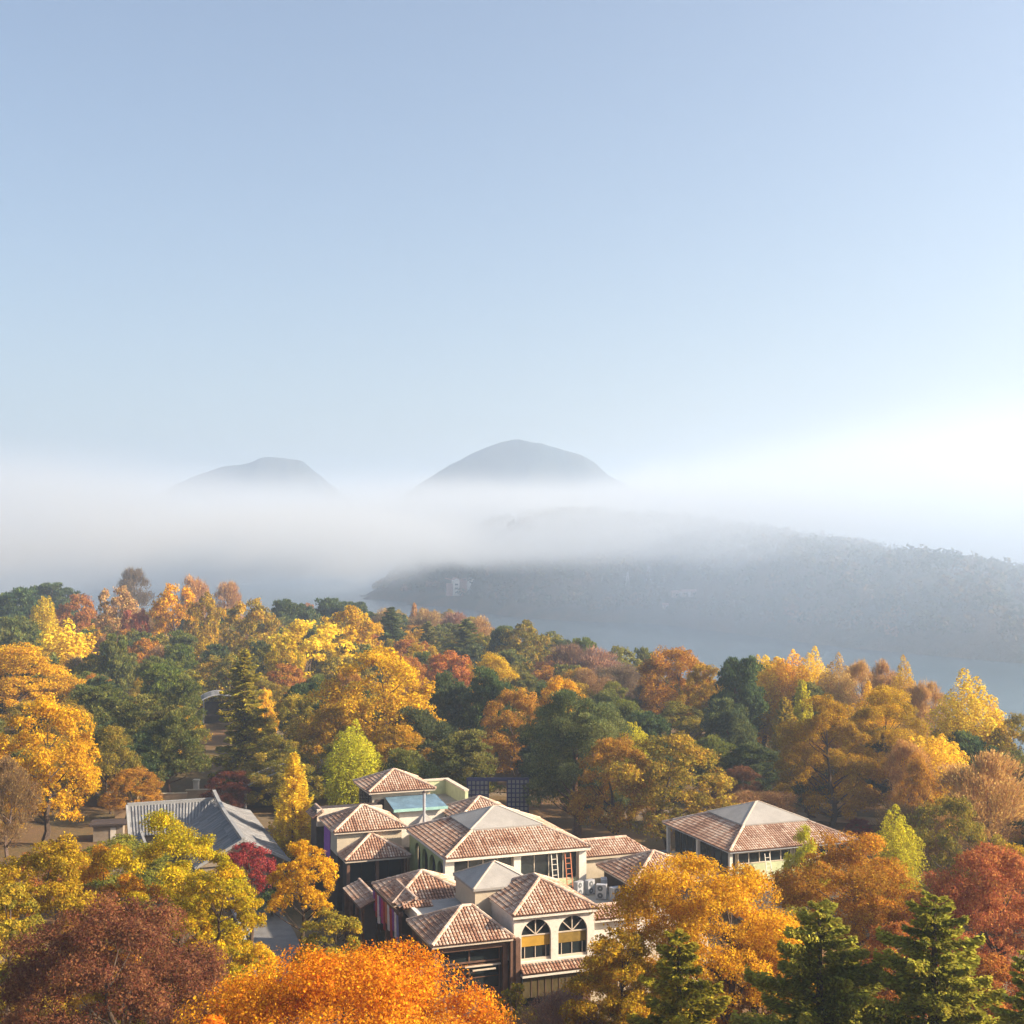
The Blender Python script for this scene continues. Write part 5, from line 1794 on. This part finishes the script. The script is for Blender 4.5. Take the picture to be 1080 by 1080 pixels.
part(B, 'link_block', M_FR, (-4.4, 1.4, -4, 5, 0, 11.4))
part(B, 'side_block', M_FR, (-14, -9.6, -3, 5, 0, 9.5))

# boats: hull > cabin, deck line
M_BW = paint('white_boat_paint', (0.80, 0.80, 0.80), 0.5, 0.08, 0.5)


def boat(px, py, L_, wd, label, cabins=1, group='white boats at the far pier'):
    x, y = at_z(px, py, WZ)[:2]
    r = empty('boat', (float(x), float(y), WZ), 0.06 * ((px * 7) % 5 - 2))
    tag(r, label, 'boat', group)
    g_ = MB()
    out = [(-L_ / 2, -wd / 2), (L_ * .3, -wd / 2), (L_ / 2, 0), (L_ * .3, wd / 2), (-L_ / 2, wd / 2)]
    lo_ = [(a * .9, b_ * .75, -0.3) for a, b_ in out]; hi_ = [(a, b_, 1.2) for a, b_ in out]
    for i in range(5):
        j = (i + 1) % 5
        g_.face([lo_[i], lo_[j], hi_[j], hi_[i]])
    g_.face(hi_)
    g_.build('hull', M_BW, r)
    for k in range(cabins):
        cx_ = -L_ * .25 + k * L_ * .28
        cb = part(r, 'cabin', M_BW, (cx_ - L_ * .13, cx_ + L_ * .13, -wd * .35, wd * .35, 1.2, 3.2))
        part(cb, 'cabin_window', M_GLASS, (cx_ - L_ * .11, cx_ + L_ * .11, -wd * .35 - .04, -wd * .35 - .005, 2.0, 2.7))
        part(cb, 'cabin_roof', M_BW, (cx_ - L_ * .15, cx_ + L_ * .15, -wd * .4, wd * .4, 3.2, 3.4))
    return r


boat(410, 630, 14, 5, 'long white boat at the far pier, leftmost', 2)
boat(423, 629, 8, 4, 'white boat with a peaked cabin in the middle of the far pier', 1)
boat(430, 632, 7, 4, 'small white boat between the peaked one and the square one')
boat(437, 631, 6, 5, 'square white houseboat rightmost at the far pier', 1)
boat(637, 652, 8, 4, 'flat white barge alone on the river in the centre', 1, None)
boat(690, 656, 5, 3, 'small pale boat moored at the far bank right of the barge', 1, None)
boat(708, 653, 6, 3, 'second pale boat moored at the far bank right of the barge', 1, None)
x0, y0 = at_z(380, 629, WZ)[:2]; x1, y1 = at_z(412, 628, WZ)[:2]
o = MB().bar((x0, y0, WZ + .6), (x1, y1, WZ + .6), 4, 0.8).build('pier', M_PAVE)
tag(o, 'thin dark pier reaching left from the white boats', 'pier')

M_PK = paint('pale_pink_wall', (0.50, 0.40, 0.36), 0.85, 0.1, 0.3)
for px, py, wd, lab in ((713, 629, 4.5, 'pale pink house on the far slope, left of three'), (722, 628, 4, 'pale pink house on the far slope, middle of three'), (731, 628, 4.5, 'whitest house on the far slope, right of three'), (703, 642, 4, 'small pale house by the far bank below the three')):
    p = terrain_hit(px, py, hill_h)
    r = empty('far_house', (float(p[0]), float(p[1]), float(p[2]) - 0.8), 0.2)
    tag(r, lab, 'house')
    part(r, 'wall', M_PK, (-wd / 2, wd / 2, -2.2, 2.2, 0, 3.2))
    g_ = MB()
    for q in ([(-wd / 2 - .4, -2.6, 3.1), (wd / 2 + .4, -2.6, 3.1), (wd / 2 + .4, 0, 4.4), (-wd / 2 - .4, 0, 4.4)], [(wd / 2 + .4, 2.6, 3.1), (-wd / 2 - .4, 2.6, 3.1), (-wd / 2 - .4, 0, 4.4), (wd / 2 + .4, 0, 4.4)]):
        g_.face(q)
    for sx_ in (-1, 1): g_.face([(sx_ * wd / 2, -2.2, 3.2), (sx_ * wd / 2, 2.2, 3.2), (sx_ * wd / 2, 0, 4.3)])
    g_.build('roof', M_FR, r)
    window(r, 'front', -1.0, 1.0, 1.2, 2.4, -2.26, 2, 0, M_FW, 0.12)
for px, py, ht, lab in ((662, 622, 12, 'thin lattice pylon on the far slope, left of two'), (684, 614, 11, 'thin lattice pylon on the far slope, right of two')):
    p = terrain_hit(px, py, hill_h)
    r = empty('pylon', (float(p[0]), float(p[1]), float(p[2]) - 0.3))
    tag(r, lab, 'pylon')
    g_ = MB()
    for sx_, sy_ in ((-1, -1), (1, -1), (1, 1), (-1, 1)): g_.bar((sx_ * 1.6, sy_ * 1.6, 0), (sx_ * .25, sy_ * .25, ht), 0.22, 0.22)
    for i in range(7):
        z0, z1 = ht * i / 7, ht * (i + 1) / 7
        w0, w1 = 1.6 - 1.35 * i / 7, 1.6 - 1.35 * (i + 1) / 7
        g_.bar((-w0, -w0, z0), (w1, -w1, z1), 0.13, 0.13); g_.bar((w0, -w0, z0), (-w1, -w1, z1), 0.13, 0.13)
    g_.build('lattice_mast', M_STEEL, r)
    for z in (0.72, 0.86): g_ = MB(); g_.bar((-3, 0, ht * z), (3, 0, ht * z), 0.2, 0.2); g_.build('crossarm', M_STEEL, r)
# white specks of houses on the far left bank
for k, (px, wd, lab) in enumerate(((8, 16, 'tiny white building on the distant left bank, leftmost'), (100, 12, 'tiny pale building on the distant left bank, middle'), (172, 14, 'tiny white building on the distant left bank, rightmost'))):
    p = at_y(px, 603, 2720)
    h = float(bank_h(np.array([p[0]]), np.array([2720.]))[0])
    r = empty('bank_building', (float(p[0]), 2720, h))
    tag(r, lab, 'building')
    part(r, 'wall', M_FW, (-wd / 2, wd / 2, -5, 5, -1, 7))
    part(r, 'roof', M_FR, (-wd / 2 - .6, wd / 2 + .6, -5.6, 5.6, 7.02, 8.2))

# everything that carries a label is a thing
for o in sc.objects:
    if o.get('label') and not o.parent and not o.get('kind'): o['kind'] = 'thing'
